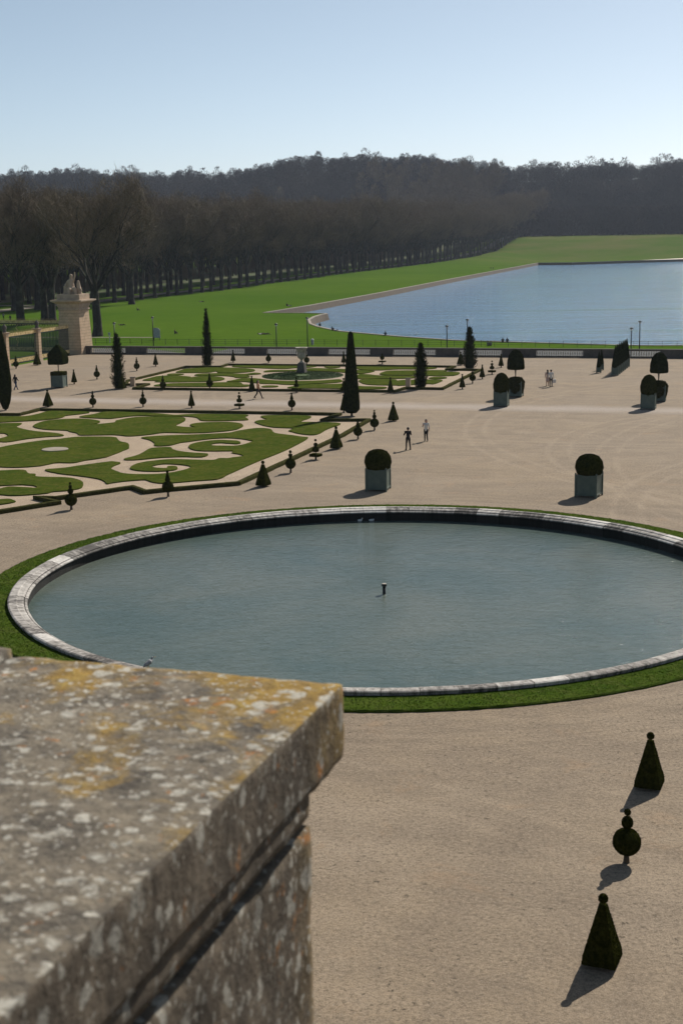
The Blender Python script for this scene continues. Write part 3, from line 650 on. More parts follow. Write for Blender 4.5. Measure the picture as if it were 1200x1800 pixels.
def column(x, y, prof, label, rough, leaf, n, cat='topiary', base=.0):
    r = empty('clipped_yew', G(x, y), random.random()*3); tag(r, label, cat)
    part(MB().tube((0,0,0),(0,0,.6),.12,.1,8), 'trunk', M['bark'], r)
    m = len(prof); P_ = []
    for i in range(m-1):
        for k in range(4): u = k/4; P_.append((prof[i][0]*(1-u)+prof[i+1][0]*u, prof[i][1]*(1-u)+prof[i+1][1]*u))
    P_.append(prof[-1])
    if rough < .1: mb = MB().lathe(P_, n=30, jit=rough); mb.leaves(n, leaf, int(x), 0)
    else:
        # loose conifer: upswept sprays of small leaf faces round a thin core
        mb = MB().lathe([(q*.62, z) for q, z in P_], n=20, jit=rough); rn = random.Random(int(x)); Ht = prof[-1][1]
        for _ in range(int(Ht*62)):
            z = rn.random()**1.15*Ht*.97; rr0 = float(np.interp(z, [q[1] for q in prof], [q[0] for q in prof])); a = rn.uniform(0, 6.283); L = rn.uniform(.35,.75)*(.5+.5*rr0/.7)
            p = Vector((math.cos(a)*rr0*.55, math.sin(a)*rr0*.55, z-.15)); d = Vector((math.cos(a)*.75, math.sin(a)*.75, rn.uniform(.5,1.2))).normalized()
            ext = max(.12, rr0*.5*rn.uniform(.6,1.25)+.05); L = ext/max(.35, math.hypot(d.x, d.y))
            for k in range(24):
                q = p+d*(L*rn.random()); q += Vector((rn.gauss(0,.05), rn.gauss(0,.05), rn.gauss(0,.05))); e = (d+Vector((rn.gauss(0,.5), rn.gauss(0,.5), rn.gauss(0,.4)))).normalized(); u = e.orthogonal().normalized(); sz = rn.uniform(.07,.15)
                mb.add([q-u*sz*.22, q+u*sz*.22, q+e*sz], [(0,1,2)])
    part(mb, 'crown', M['yew'], r); return r
column(618, 731, [(.01,.25),(.45,.3),(.72,.62),(.74,1.0),(.66,2.3),(.42,5.4),(.22,7.45),(.10,7.62),(.01,7.65)], 'very tall smooth dark cone yew at the corner of the near parterre', .03, .05, 22000)
column(10.5, 721, [(.01,.12),(.25,.16),(.52,.9),(.68,2.0),(.70,2.9),(.58,4.6),(.34,6.4),(.10,7.6),(.01,7.7)], 'tall dark spindle-shaped yew at the left edge of the picture', .03, .05, 20000)
column(209, 683, [(.01,.05),(.6,.1),(.74,.8),(.68,2.4),(.50,4.0),(.30,5.2),(.08,6.1),(.01,6.25)], 'bushy narrow conical shrub at the left corner of the far parterre', .22, .16, 9000, 'shrub')
column(365, 642, [(.01,.03),(.68,.06),(.70,.6),(.56,2.0),(.46,4.0),(.28,5.4),(.12,6.4),(.05,7.3),(.01,7.5)], 'slim bushy conifer rising behind the far parterre against the lawn', .26, .17, 9000, 'shrub')
column(739, 683, [(.01,.05),(.55,.1),(.66,.9),(.70,1.9),(.56,3.2),(.30,4.3),(.10,4.8),(.01,4.95)], 'bushy conical shrub at the right front corner of the far parterre', .24, .16, 9000, 'shrub')
column(825, 647, [(.01,.02),(.78,.05),(.84,.7),(.70,2.0),(.48,3.4),(.25,4.5),(.06,5.1),(.01,5.2)], 'bushy conical shrub by the balustrade at the back right corner of the far parterre', .2, .16, 9000, 'shrub')
# planter boxes
def planter(w, h, root):
    b = MB(); b.box((0,0,.12+h/2),(w-.10,w-.10,h-.02)); body = part(b, 'box', M['planter'], root)
    for z in (.17, .12+h-.08):
        f = MB()
        for sx_, sy_, dx, dy in ((0,-1,w-.14,.03),(0,1,w-.14,.03),(-1,0,.03,w-.14),(1,0,.03,w-.14)): f.box((sx_*(w/2-.035), sy_*(w/2-.035), z), (dx, dy, .10))
        part(f, 'rail', M['planter'], body)
    for sx_ in (-1,1):
        for sy_ in (-1,1):
            f = MB(); f.box((sx_*(w/2-.045), sy_*(w/2-.045), (h+.16)/2), (.10,.10,h+.16)); f.ball((sx_*(w/2-.045), sy_*(w/2-.045), h+.20), .06, 8); part(f, 'corner_post', M['planter'], body)
    return body
def boxed(w, h, parts_, label_cat='potted tree'):
    r = empty('boxed_shrub'); tag(r, '', label_cat); planter(w, h, r)
    for nm, mb, m in parts_: part(mb, nm, m, r)
    return r
bl = MB().lathe([(.01,1.15),(.48,1.18),(.74,1.45),(.86,1.80),(.80,2.18),(.58,2.48),(.28,2.60),(.01,2.62)], n=36, jit=.03); bl.leaves(20000,.04,4)
bb = boxed(1.4, 1.28, [('crown', bl, M['box'])])
place(bb, G(664.5, 861), -GA+.05, 'ball-shaped shrub in a blue-green wooden box behind the middle of the basin', 'ball shrubs in boxes')
place(bb, G(1034, 872), -GA-.18, 'ball-shaped shrub in a blue-green wooden box behind the right part of the basin', 'ball shrubs in boxes')
dm = MB().lathe([(.01,1.2),(.62,1.25),(.74,1.7),(.76,2.1),(.64,2.65),(.4,3.0),(.15,3.14),(.01,3.16)], n=32, jit=.03); dm.leaves(16000,.05,4)
dd_ = boxed(1.32, 1.28, [('crown', dm, M['box'])])
place(dd_, G(880.5, 714), -GA+.03, 'egg-shaped shrub in a wooden box in front of the taller dome tree, right of centre', 'egg shrubs in boxes')
place(dd_, G(1138.5, 719), -GA-.02, 'egg-shaped shrub in a wooden box near the right edge of the gravel', 'egg shrubs in boxes')
def lolly(shape, bushr):
    if shape == 'dome': c = MB().lathe([(.01,2.75),(.80,2.75),(.86,2.9),(.82,3.6),(.66,4.2),(.35,4.58),(.01,4.68)], n=32, jit=.03)
    else:
        c = pyr_mb(1.75,1.75,2.6,1.2); c2 = pyr_mb(1.75,.25,3.8,.95); c.add(c2.v, c2.f)
    c.leaves(15000,.05,9)
    s = MB()
    if bushr: s.lathe([(.01,.3),(.62,.35),(.82,.9),(.80,1.5),(.55,1.85),(.01,1.9)], n=26, jit=.12); s.leaves(7000,.1,3,.06)
    else: s = pyr_mb(1.42,1.42,1.36,.42); s.leaves(7000,.05,3)
    tk = MB(); tk.tube((-.05,0,1.3),(.02,0,2.9),.05,.05,7); tk.tube((.05,0,1.3),(-.1,.05,2.9),.04,.04,7)
    return boxed(1.4, 1.3, [('trunk', tk, M['bark']), ('crown', c, M['yew']), ('skirt', s, M['hedge'] if bushr else M['box'])])
lo = lolly('dome', True)
place(lo, G(905.5, 697), -GA, 'dome-topped tree on thin stems above a leafy boxed shrub, right of centre', 'dome trees on stems')
place(lo, G(1156, 705), -GA, 'dome-topped tree on thin stems above a leafy boxed shrub, near the right edge', 'dome trees on stems')
lc = lolly('cube', False)
place(lc, G(105, 681), -GA+.1, 'square tree with a pyramid top on a stem in a blue-green box near the gate', None)
# narrow pyramids in a receding file
npb = MB().lathe([(.01,.8),(.36,.84),(.37,1.2),(.29,1.8),(.17,2.6),(.05,3.3),(.01,3.42)], n=18, jit=.05); npb.leaves(6000,.05,6)
npp = boxed(.76, .82, [('crown', npb, M['yew'])])
f0 = G(1080, 660); f1 = G(1100, 644.5)
names = ['nearest','second','third','fourth','fifth','sixth','farthest']
for i in range(7):
    place(npp, f0.lerp(f1, i/6), -GA, 'narrow pointed yew in a box, %s in the right-hand file of boxes' % names[i], 'narrow boxed yews in file', 1.0)
f0 = G(1051.5, 655.5); f1 = G(1056, 650.5)
for i in range(2):
    place(npp, f0.lerp(f1, i), -GA, 'narrow pointed boxed yew left of the long file, the %s one of the pair' % ('nearer','farther')[i], 'narrow boxed yews in pair', .72)

# ------------------------------------------------------------------ urn
u0 = G(530.5, 656.5); urn = empty('garden_urn', u0, -GA); tag(urn, 'large white marble urn on a shade-toned stone pedestal in the far parterre', 'urn')
mb = MB(); mb.frustum((0,0,0),1.05,.78,1.2); mb.box((0,0,1.25),(.70,.70,.10)); part(mb, 'pedestal', M['darkstone'], urn)  # shade on the near face is put into the pedestal's dark colour
mb = MB(); mb.lathe([(.01,1.3),(.30,1.3),(.30,1.38),(.14,1.5),(.12,1.6),(.20,1.7),(.22,1.74),(.42,1.85),(.52,2.1),(.50,2.35),(.50,2.72),(.58,2.8),(.66,2.95),(.74,3.05),(.74,3.13),(.66,3.15),(.55,3.02),(.01,2.95)], n=32); part(mb, 'bowl', M['marble'], urn)
for a in (0, math.pi):
    mb = MB()
    for k in range(6): b0 = k/6*math.pi; b1 = (k+1)/6*math.pi; mb.tube((math.cos(a)*(.5+.2*math.sin(b0)),0,2.2+.3*(1-math.cos(b0))/1.2),(math.cos(a)*(.5+.2*math.sin(b1)),0,2.2+.3*(1-math.cos(b1))/1.2),.05,.05,6)
    part(mb, 'handle', M['marble'], urn)

# ------------------------------------------------------------------ balustrade along the terrace edge
S_B = 186.6
def tpx(x): return ST(G(x, 621+x*.0066))[1]
bays = [(160,222),(258,327),(372,432),(470,534),(578,652),(692,767),(808,883),(943,1025),(1103,1160)]
bays_t = [(tpx(a), tpx(b)) for a, b in bays]
ordn = ['first','second','third','fourth','fifth','sixth','seventh','eighth','ninth','tenth','eleventh']
bprof = [(.075,0),(.075,.05),(.045,.08),(.04,.12),(.085,.24),(.10,.33),(.075,.45),(.045,.56),(.04,.62),(.075,.66),(.075,.70)]
bm_mesh = MB().lathe(bprof, n=10).mesh('baluster', M['balus'])
for i, (a, b) in enumerate(bays_t):
    r = empty('balustrade', E(S_B, (a+b)/2), -GA); tag(r, 'stone balustrade bay with small balusters, %s from the gate pillar' % ordn[i], 'balustrade', 'balustrade bays along the terrace'); L = b-a
    part(MB().box((0,0,.1),(L,.42,.2)), 'plinth', M['darkstone'], r); part(MB().box((0,0,1.02),(L,.44,.24)), 'handrail', M['darkstone'], r)
    n = int(L/.30)
    for k in range(n):
        o = bpy.data.objects.new('baluster', bm_mesh); COL.objects.link(o); o.parent = r; o.location = (-L/2+(k+.5)*L/n, 0, .2)
edges = [-94.0]+[v for ab in bays_t for v in ab]+[bays_t[-1][1]+9]
for i in range(0, len(edges), 2):
    a, b = edges[i], edges[i+1]
    if b-a < .3: continue
    r = empty('parapet_block', E(S_B, (a+b)/2), -GA)
    tag(r, 'solid dark stone parapet section, %s from the gate pillar, between balustrade bays' % ordn[i//2], 'parapet', 'solid parapet sections'); L = b-a-.004
    part(MB().box((0,0,.5),(L,.5,1.0)), 'panel', M['darkstone'], r); part(MB().box((0,0,1.075),(L,.6,.15)), 'cap', M['darkstone'], r)
# more of it past the frame
t0 = edges[-1]
for i in range(4):
    r = empty('balustrade', E(S_B, t0+3), -GA); tag(r, 'stone balustrade bay beyond the right edge of the picture', 'balustrade', 'balustrade bays outside')
    part(MB().box((0,0,.1),(6,.42,.2)), 'plinth', M['darkstone'], r); part(MB().box((0,0,1.02),(6,.44,.24)), 'handrail', M['darkstone'], r)
    for k in range(19):
        o = bpy.data.objects.new('baluster', bm_mesh); COL.objects.link(o); o.parent = r; o.location = (-3+(k+.5)*6/19, 0, .2)
    t0 += 6
    r = empty('parapet_block', E(S_B, t0+1.5), -GA); tag(r, 'solid parapet section beyond the right edge of the picture', 'parapet', 'parapet sections outside')
    part(MB().box((0,0,.5),(2.99,.5,1.0)), 'panel', M['darkstone'], r); part(MB().box((0,0,1.075),(2.99,.6,.15)), 'cap', M['darkstone'], r); t0 += 3

# ------------------------------------------------------------------ remeshed bodies
def chain(mb, pts, n=8, sq=1.):
    """overlapping balls along a limb; pts = [(x,y,z,r), ...]"""
    for i in range(len(pts)-1):
        a, b = pts[i], pts[i+1]; d = math.dist(a[:3], b[:3]); k = max(1, int(d/(.45*min(a[3], b[3])+1e-4)))
        for j in range(k+1):
            u = j/k; mb.ball([a[q]+(b[q]-a[q])*u for q in range(3)], a[3]+(b[3]-a[3])*u, n)
    return mb
def blob(mb, name, m, parent, vox=.012, smooth=3):
    o = part(mb, name, m, parent); md = o.modifiers.new('remesh', 'REMESH'); md.mode = 'VOXEL'; md.voxel_size = vox; md.use_smooth_shade = True
    if smooth: sd = o.modifiers.new('smooth', 'SMOOTH'); sd.iterations = smooth; sd.factor = .5
    return o

# gate pillar with sculpture
pl0 = G(139, 622.5); s_p, t_p = ST(pl0); pc = E(S_B+.3, t_p-1.0)
pil = empty('gate_pillar', pc, -GA); tag(pil, 'tall pale stone gate pillar with a projecting cornice at the left end of the balustrade', 'pillar')
mb = MB(); mb.frustum((0,0,0),3.75,3.15,6.35); part(mb, 'shaft', M['lime'], pil)
mb = MB(); mb.box((-.2,0,.3),(4.0,4.0,.6)); part(mb, 'plinth', M['limeplain'], pil)
mb = MB(); mb.box((0,0,6.45),(3.45,3.45,.2)); mb.frustum((0,0,6.55),3.2,3.6,.7); mb.box((0,0,7.0),(3.5,3.5,.18)); mb.frustum((0,0,7.25),3.7,4.8,.35); mb.box((0,0,7.7),(4.9,4.9,.2)); part(mb, 'cornice', M['limeplain'], pil)
sc_ = empty('stone_sculpture', pc+Vector((0,0,7.8)), -GA); sc_.scale = (1.25,1.25,1.3); tag(sc_, 'weathered stone group of seated figures on top of the gate pillar', 'sculpture')
part(MB().box((0,0,.3),(2.9,2.6,.6)), 'base', M['limeplain'], sc_)
mb = MB()
chain(mb, [(-.1,0,.7,.62),(-.15,0,1.3,.42),(-.2,0,1.9,.36),(-.15,0,2.25,.16),(-.12,-.02,2.6,.21)])          # seated main figure
chain(mb, [(-.1,-.1,1.0,.3),(.5,-.5,1.15,.24),(.65,-.6,.6,.18)]); chain(mb, [(-.2,-.2,1.0,.32),(-.1,-.7,1.1,.24),(-.05,-.8,.6,.18)])
chain(mb, [(-.5,0,2.0,.16),(-.85,-.1,1.6,.12),(-.6,-.5,1.5,.09)]); chain(mb, [(.1,0,2.0,.16),(.35,-.05,2.5,.11),(.42,-.1,2.95,.08)])
chain(mb, [(.7,.1,.7,.40),(.8,.05,1.2,.28),(.75,0,1.6,.24),(.76,0,1.95,.16)]); chain(mb, [(.85,0,1.3,.15),(1.2,-.2,1.0,.11),(1.15,-.4,.7,.09)])
chain(mb, [(-.8,.2,.7,.45),(-.9,.1,1.1,.3),(-1.0,0,1.4,.15)]); chain(mb, [(-.4,.2,1.6,.34),(-.7,.2,1.1,.4),(-.9,.2,.7,.4)])
blob(mb, 'figures', M['limeplain'], sc_, .05, 2)

# iron gate and railings with gilding
def railing(name, a, b, posts, label, ztop, scroll=True):
    a = Vector(a); b = Vector(b); L = (b-a).length; d = (b-a)/L; ang = math.atan2(d.y, d.x)
    r = empty(name, a, ang); tag(r, label, 'railing')
    mb = MB(); n = int(L/.16)
    for k in range(n): x = (k+.5)*L/n; mb.box((x,0,(ztop-.4)/2+.05),(.036,.036,ztop-.5))
    part(mb, 'bars', M['gate'], r)
    mb = MB(); mb.box((L/2,0,ztop-.47),(L,.12,.12)); mb.box((L/2,0,.9),(L,.08,.08)); mb.box((L/2,0,.2),(L,.1,.12)); part(mb, 'iron_rails', M['gate'], r)
    mb = MB(); mb.box((L/2,0,ztop-.2),(L,.10,.40)); part(mb, 'gilt_frieze', M['gold'], r)
    mb = MB(); mb.box((L/2,0,.55),(L,.06,.5)); part(mb, 'gilt_dado', M['gold'], r)
    mb = MB()
    for k in range(n): x = (k+.5)*L/n; mb.add([(x-.035,0,ztop),(x+.035,0,ztop),(x,.035,ztop),(x,0,ztop+.42)], [(0,1,3),(1,2,3),(2,0,3)])
    part(mb, 'gilt_spikes', M['gold'], r)
    return r
p2 = E(174.8,-94.2); p1 = E(166.5,-95.0)
ps = [pc-A*2.2, E(174.8,-94.2), E(165.3,-94.2), E(155,-94.2)]
ps = [E(184.0,-94.4), E(174.8,-94.4), E(166.0,-94.4), E(156,-94.4)]
gp = empty('gate_post'); tag(gp, '', 'gate post')
part(MB().frustum((0,0,0),.95,.9,.35), 'plinth', M['limeplain'], gp); part(MB().box((0,0,2.2),(.72,.72,3.7)), 'shaft', M['lime'], gp)
mb = MB(); mb.box((0,0,4.15),(.86,.86,.2)); mb.frustum((0,0,4.25),.9,1.1,.2); part(mb, 'capital', M['limeplain'], gp)
mb = MB(); mb.lathe([(.25,4.45),(.3,4.6),(.18,4.75),(.32,5.0),(.26,5.3),(.1,5.45),(.01,5.6)], n=14); part(mb, 'finial', M['darkstone'], gp)
for i, lab in ((1,'stone gate post with a carved finial, between two railing panels'),(2,'stone gate post next to the left spindle yew, nearer than the other one'),(3,'stone gate post just outside the left edge of the picture')):
    place(gp, ps[i], -GA, lab, 'stone gate posts')
for i, w in ((0,'between the big pillar and the first post'),(1,'between the two stone posts'),(2,'at the very left edge beside the nearer post')):
    d = (ps[i+1]-ps[i]).normalized(); e0 = .45 if i else .0
    railing('gilded_railing', ps[i]+d*e0, ps[i+1]-d*.45, [], 'gilt-topped iron railing '+w, 4.25)
q0 = E(187.5,-97.5); q1 = E(190.5,-128)
rr2 = railing('gilded_railing', q0, q1, [], 'rear dark iron railing with a gilded top running left from the big pillar', 4.7)
mb = MB(); Lq = (q1-q0).length
for x in (7.5, 11.6, 18.):
    for k in range(9): z = .9+k*.42; mb.tube((x,0,z),(x+.16*(-1)**k,.02,z+.2),.045,.03,5); mb.tube((x+.16*(-1)**k,.02,z+.2),(x,0,z+.42),.03,.045,5)
for k in range(60): x = 1+k*.45; mb.tube((x,0,4.0),(x+.2,0,4.3),.04,.03,5); mb.tube((x+.2,0,4.3),(x+.42,0,4.0),.03,.04,5)
part(mb, 'gilt_scrolls', M['gold'], rr2)

# ------------------------------------------------------------------ fence, lamps, signs beyond the terrace
fz = ground(246, -50)
fr = empty('lawn_fence', E(246,-135, fz), -GA); tag(fr, 'low dark metal fence of posts and three rails along the near edge of the lawn', 'fence')
LF = 190
for k in range(80):
    part(MB().box((k*2.4,0,.55),(.06,.06,1.15)), 'post', M['iron'], fr)
mb = MB()
for z in (.35,.7,1.02): mb.box((LF/2,0,z),(LF,.035,.035))
part(mb, 'rails', M['iron'], fr)
def lamp():
    r = empty('street_lamp'); tag(r, '', 'street lamp')
    mb = MB(); mb.tube((0,0,0),(0,0,1.0),.12,.10,10); mb.tube((0,0,1.0),(0,0,5.7),.085,.075,10); part(mb, 'pole', M['iron'], r)
    mb = MB(); mb.lathe([(.03,5.7),(.10,5.74),(.16,5.95),(.30,6.0),(.30,6.05),(.08,6.16),(.01,6.2)], n=14); part(mb, 'lamp_head', M['iron'], r)
    part(MB().lathe([(.12,5.72),(.18,5.94)], n=12), 'glass', M['white'], r); return r
lp = lamp(); base_z = RIM_Z
for x, y, lab in ((200.5,566,'dark street lamp beside the thin white signpost at left'),(268,556,'dark street lamp next to the pale sign board'),(485,568,'shorter dark street lamp left of the urn'),(539.5,557,'dark street lamp above the urn, beside the litter bin'),
                  (785,571,'dark street lamp before the lake, left of the bushy conical shrub'),(821,560,'dark street lamp rising behind the bushy conical shrub by the balustrade'),(1109,575,'shorter of the two street lamps before the lake at right'),(1124,563,'taller of the two street lamps before the lake at right')):
    p = G(x, y, RIM_Z+6.2); place(lp, (p.x, p.y, RIM_Z), 0, lab, 'street lamps along the road')
p = G(276, 598, fz); r = empty('sign_board', p, -GA); tag(r, 'pale grey information board with a rounded top beside a lamp at the lawn fence', 'sign')
mb = MB(); mb.prism([(-.75,.45),(.75,.45),(.75,2.0),(.4,2.35),(-.2,2.45),(-.75,2.3)], -.04, .04); mb.v = [(x, z, y) for x, y, z in mb.v]; mb.f = [f[::-1] for f in mb.f]; part(mb, 'board', M['sign'], r)
for x in (-.6,.6): part(MB().box((x,0,.2),(.08,.08,.7)), 'leg', M['iron'], r)
p = G(193.5, 603, fz); r = empty('signpost', p, -GA); tag(r, 'slim white signpost left of a street lamp on the lawn edge', 'sign')
part(MB().box((0,0,1.0),(.12,.12,2.0)), 'post', M['sign'], r); part(MB().box((0,-.08,1.75),(.5,.04,.5)), 'plate', M['sign'], r)
p = G(549, 606, fz); r = empty('litter_bin', p); tag(r, 'grey litter bin with a white lid at the lawn fence above the urn', 'litter bin')
part(MB().lathe([(.22,0),(.24,.8),(.20,.82)], n=14), 'body', M['sign'], r); part(MB().lathe([(.30,.85),(.28,1.0),(.1,1.1),(.01,1.12)], n=14), 'lid', M['wfeather'], r)

# ------------------------------------------------------------------ bare trees
def grow(seed, Ht, crown_w, trunk_h, r0, nlimb=5, depth=4, twigs=7000, tw=(.9,.035), lean=0.):
    rnd = random.Random(seed); segs = []; tips = []
    def seg(p, d, L, r, lev):
        k = 3 if lev < 2 else 2; q = p.copy(); dd = d.copy(); rr_ = r
        for i in range(k):
            dd = (dd+Vector((rnd.gauss(0,.12), rnd.gauss(0,.12), rnd.gauss(.04,.08)))).normalized(); q2 = q+dd*(L/k); r2 = rr_*(.84 if lev else .9)
            segs.append((q.copy(), q2.copy(), rr_, r2, lev)); q = q2; rr_ = r2
            if lev >= 2: tips.append((q.copy(), dd.copy(), lev))
            if 0 < lev < depth and i < k-1 and rnd.random() < .8: branch(q, dd, L*.62, rr_*.6, lev+1)
        if lev < depth:
            for j in range(2 if rnd.random() < .55 else 3): branch(q, dd, L*rnd.uniform(.6,.8), rr_*rnd.uniform(.6,.78), lev+1)
    def branch(p, d, L, r, lev):
        a = rnd.uniform(0, 2*math.pi); u = d.orthogonal().normalized(); w = d.cross(u); sp = rnd.uniform(.35,.75)
        nd = (d+(u*math.cos(a)+w*math.sin(a))*sp+Vector((0,0,.12))).normalized()
        rad = math.hypot(p.x, p.y)
        if rad > crown_w*.42: nd = (nd+Vector((-p.x,-p.y,0))/max(rad,.1)*.5+Vector((0,0,.2))).normalized()
        seg(p, nd, L, r, lev)
    q = Vector((0,0,-.3)); d = Vector((lean,0,1)).normalized(); n = 5; rr_ = r0*1.35
    for i in range(n):
        q2 = q+(d+Vector((rnd.gauss(0,.03), rnd.gauss(0,.03), 0))).normalized()*((trunk_h+.3)/n); r2 = r0*(1-.06*i); segs.append((q.copy(), q2.copy(), rr_, r2, 0)); q = q2; rr_ = r2
    Lm = (Ht-trunk_h)*.40
    for j in range(nlimb):
        a = 2*math.pi*j/nlimb+rnd.uniform(-.4,.4); sp = rnd.uniform(.25,.6) if j else .08
        seg(q-Vector((0,0,rnd.uniform(0,1.2))), Vector((math.cos(a)*sp, math.sin(a)*sp, 1)).normalized(), Lm*rnd.uniform(.8,1.1), rr_*rnd.uniform(.5,.68), 1)
    wood = MB()
    for a, b, ra, rb, lev in segs:
        if ra > .018: wood.tube(a, b, ra, rb, 9 if lev == 0 else (6 if lev < 3 else 3), True, False)
    tv = []; tf = []
    for _ in range(twigs):
        p, d, lev = tips[rnd.randrange(len(tips))]; p = p+Vector((rnd.gauss(0,.45), rnd.gauss(0,.45), rnd.gauss(0,.45)))
        dd = (d*.8+Vector((rnd.gauss(0,.6), rnd.gauss(0,.6), rnd.gauss(.25,.5)))).normalized(); L = tw[0]*rnd.uniform(.6,1.6); u = dd.orthogonal().normalized()
        u = (Matrix.Rotation(rnd.uniform(0,6.28), 3, dd) @ u)*tw[1]; o = len(tv); tv += [p-u*.5, p+u*.5, p+dd*L]; tf.append((o, o+1, o+2))
    tg = MB(); tg.add(tv, tf)
    zmax = max(v[2] for v in tg.v); k = Ht/zmax
    wood.v = [(x, y, z*k) for x, y, z in wood.v]; tg.v = [(x, y, z*k) for x, y, z in tg.v]
    return wood, tg
def tree_proto(name, cat, *a, **k):
    w, tg = grow(*a, **k); r = empty(name); tag(r, '', cat); part(w, 'trunk', M['plane'], r); part(tg, 'crown', M['twig'], r); return r
protos = [tree_proto('plane_tree','tree', 10+i, 31+i*1.2, 17, 8.5, .62, 6, 5, 13000, (1.5,.075)) for i in range(4)]
rnd = random.Random(21)
cnt = 0
for s in np.arange(418, 1340, 10.4):                                  # front row on the lawn edge
    t_ = -197+rnd.uniform(-.8,.8); sc = rnd.uniform(1.02,1.20)*(1.06 if 800 < s < 1000 else 1)
    place(protos[rnd.randrange(4)], E(s, t_, ground(s, t_)), rnd.uniform(0,6.28), 'bare plane tree in the front row of the long avenue along the lake lawn', 'bare trees of the avenue front row', sc)
for s in np.arange(402, 1340, 11.2):
    t_ = -219+rnd.uniform(-1,1); sc = rnd.uniform(1.02,1.22)*(1.08 if 800 < s < 1000 else 1)
    place(protos[rnd.randrange(4)], E(s, t_, ground(s, t_)), rnd.uniform(0,6.28), 'bare plane tree in the second row of the avenue, behind the path', 'bare trees of the avenue second row', sc)
bigp = [tree_proto('plane_tree','tree', 40+i, 31, 20, 9., .85, 6, 5, 17000, (1.3,.06)) for i in range(3)]
for i, (x, y, sc, lab) in enumerate(((172,591,1.,'big bare plane tree right of the gate pillar, its dark trunk against the green lawn'),(38,572,1.05,'big bare plane tree behind the left gate post'),(80,568,1.0,'leaning bare plane tree behind the railing, left one of a close pair'),(94,568,.98,'bare plane tree behind the railing, right one of a close pair'),
        (27,546,1.0,'bare plane tree farther back at the left, beside the pale path'),(68,544,1.02,'bare plane tree farther back between two nearer trunks at left'),(-12,560,1.,'bare plane tree whose branches enter at the left edge'),(120,540,1.,'bare plane tree hidden low down by the gate pillar sculpture'),(232,535,.95,'bare plane tree at the near end of the avenue, left of the lawn shade'),(5,528,1.,'distant bare plane tree in the far left corner of the park'))):
    p = G(x, y, RIM_Z); s_, t_ = ST(p); z = ground(s_, t_); p = G(x, y, z); place(bigp[i % 3], p, rnd.uniform(0,6.28), lab, 'big plane trees by the gate', sc*1.14)

# far woods: one mass of bare trees, baked as slivers
def wood_mass(name, pos, label, seed, per=220, m=None, low=.28, thick=1.):
    rg = np.random.default_rng(seed); N = len(pos); pos = np.array(pos)                 # x,y,z,height,width
    k = per; T = N*k
    base = np.repeat(pos[:, :3], k, 0); hh = np.repeat(pos[:, 3], k); ww = np.repeat(pos[:, 4], k)
    u = rg.random(T)**.8; ang = rg.random(T)*2*np.pi; rad = np.sqrt(rg.random(T))
    zc = low+(1-low)*u; prof = np.sin(np.clip((zc-low+.13)/(1.18-low), 0, 1)*np.pi)**.6*(.55+.45*np.sqrt(np.clip(1-u, 0, 1)))
    p = base.copy(); r = ww/2*prof*rad; p[:,0] += r*np.cos(ang); p[:,1] += r*np.sin(ang); p[:,2] += hh*zc*.94
    d = np.stack([np.cos(ang)*.6*rad, np.sin(ang)*.6*rad, .9*np.ones(T)], 1)+rg.normal(0,.38,(T,3)); d /= np.linalg.norm(d, axis=1)[:,None]
    L = hh*rg.uniform(.05,.13,T); wd = hh*rg.uniform(.0035,.008,T)*thick
    side = np.cross(d, rg.normal(0,1,(T,3))); side /= np.linalg.norm(side, axis=1)[:,None]
    v = np.stack([p-side*wd[:,None], p+side*wd[:,None], p+d*L[:,None]], 1)
    # trunks + forks
    K2 = 7; b2 = np.repeat(pos[:, :3], K2, 0); h2 = np.repeat(pos[:,3], K2); w2 = np.repeat(pos[:,4], K2); idx = np.tile(np.arange(K2), N)
    a2 = rg.random(N*K2)*2*np.pi; st = b2.copy(); st[:,2] += np.where(idx == 0, -1, h2*.3); en = b2.copy(); q = np.where(idx == 0, 0.02, .34)*w2
    en[:,0] += q*np.cos(a2); en[:,1] += q*np.sin(a2); en[:,2] += h2*np.where(idx == 0, .62, rg.uniform(.6,.95,N*K2)); r2 = h2*np.where(idx == 0, .014, .007)
    sd = np.stack([np.sin(a2*3), np.cos(a2*3), 0*a2], 1)*r2[:,None]; sd[idx == 0] = np.array([1,0,0])*r2[idx == 0][:,None]
    v2 = np.stack([st-sd, st+sd, en], 1); sd2 = np.stack([-sd[:,1], sd[:,0], sd[:,2]], 1); v3 = np.stack([st-sd2, st+sd2, en], 1)
    V = np.concatenate([v, v2, v3]).reshape(-1, 3).astype(np.float32); n = len(V)//3
    me = bpy.data.meshes.new(name); me.vertices.add(len(V)); me.vertices.foreach_set('co', V.ravel()); me.loops.add(len(V)); me.loops.foreach_set('vertex_index', np.arange(len(V), dtype=np.int32))
    me.polygons.add(n); me.polygons.foreach_set('loop_start', np.arange(0, len(V), 3, dtype=np.int32)); me.materials.append(m); me.update(calc_edges=True)
    o = bpy.data.objects.new(name, me); COL.objects.link(o); tag(o, label, kind='stuff'); return o
pos = []; rnd = random.Random(5)
for _ in range(1500):
    s = rnd.uniform(345, 1420); t_ = -246-abs(rnd.gauss(0, 55)); p = E(s, t_, ground(s, t_)); h = rnd.uniform(27,37)*(1.06 if 780 < s < 1050 else 1); pos.append((p.x, p.y, p.z, h, h*.42))
for _ in range(330):
    s = rnd.uniform(300, 470); t_ = rnd.uniform(-420,-232); p = E(s, t_, ground(s, t_)); h = rnd.uniform(28,36); pos.append((p.x, p.y, p.z, h, h*.45))
wood_mass('far_wood', pos, 'dense mass of bare brown trees filling the park behind the avenue', 1, 420, M['twig'])
pos = []
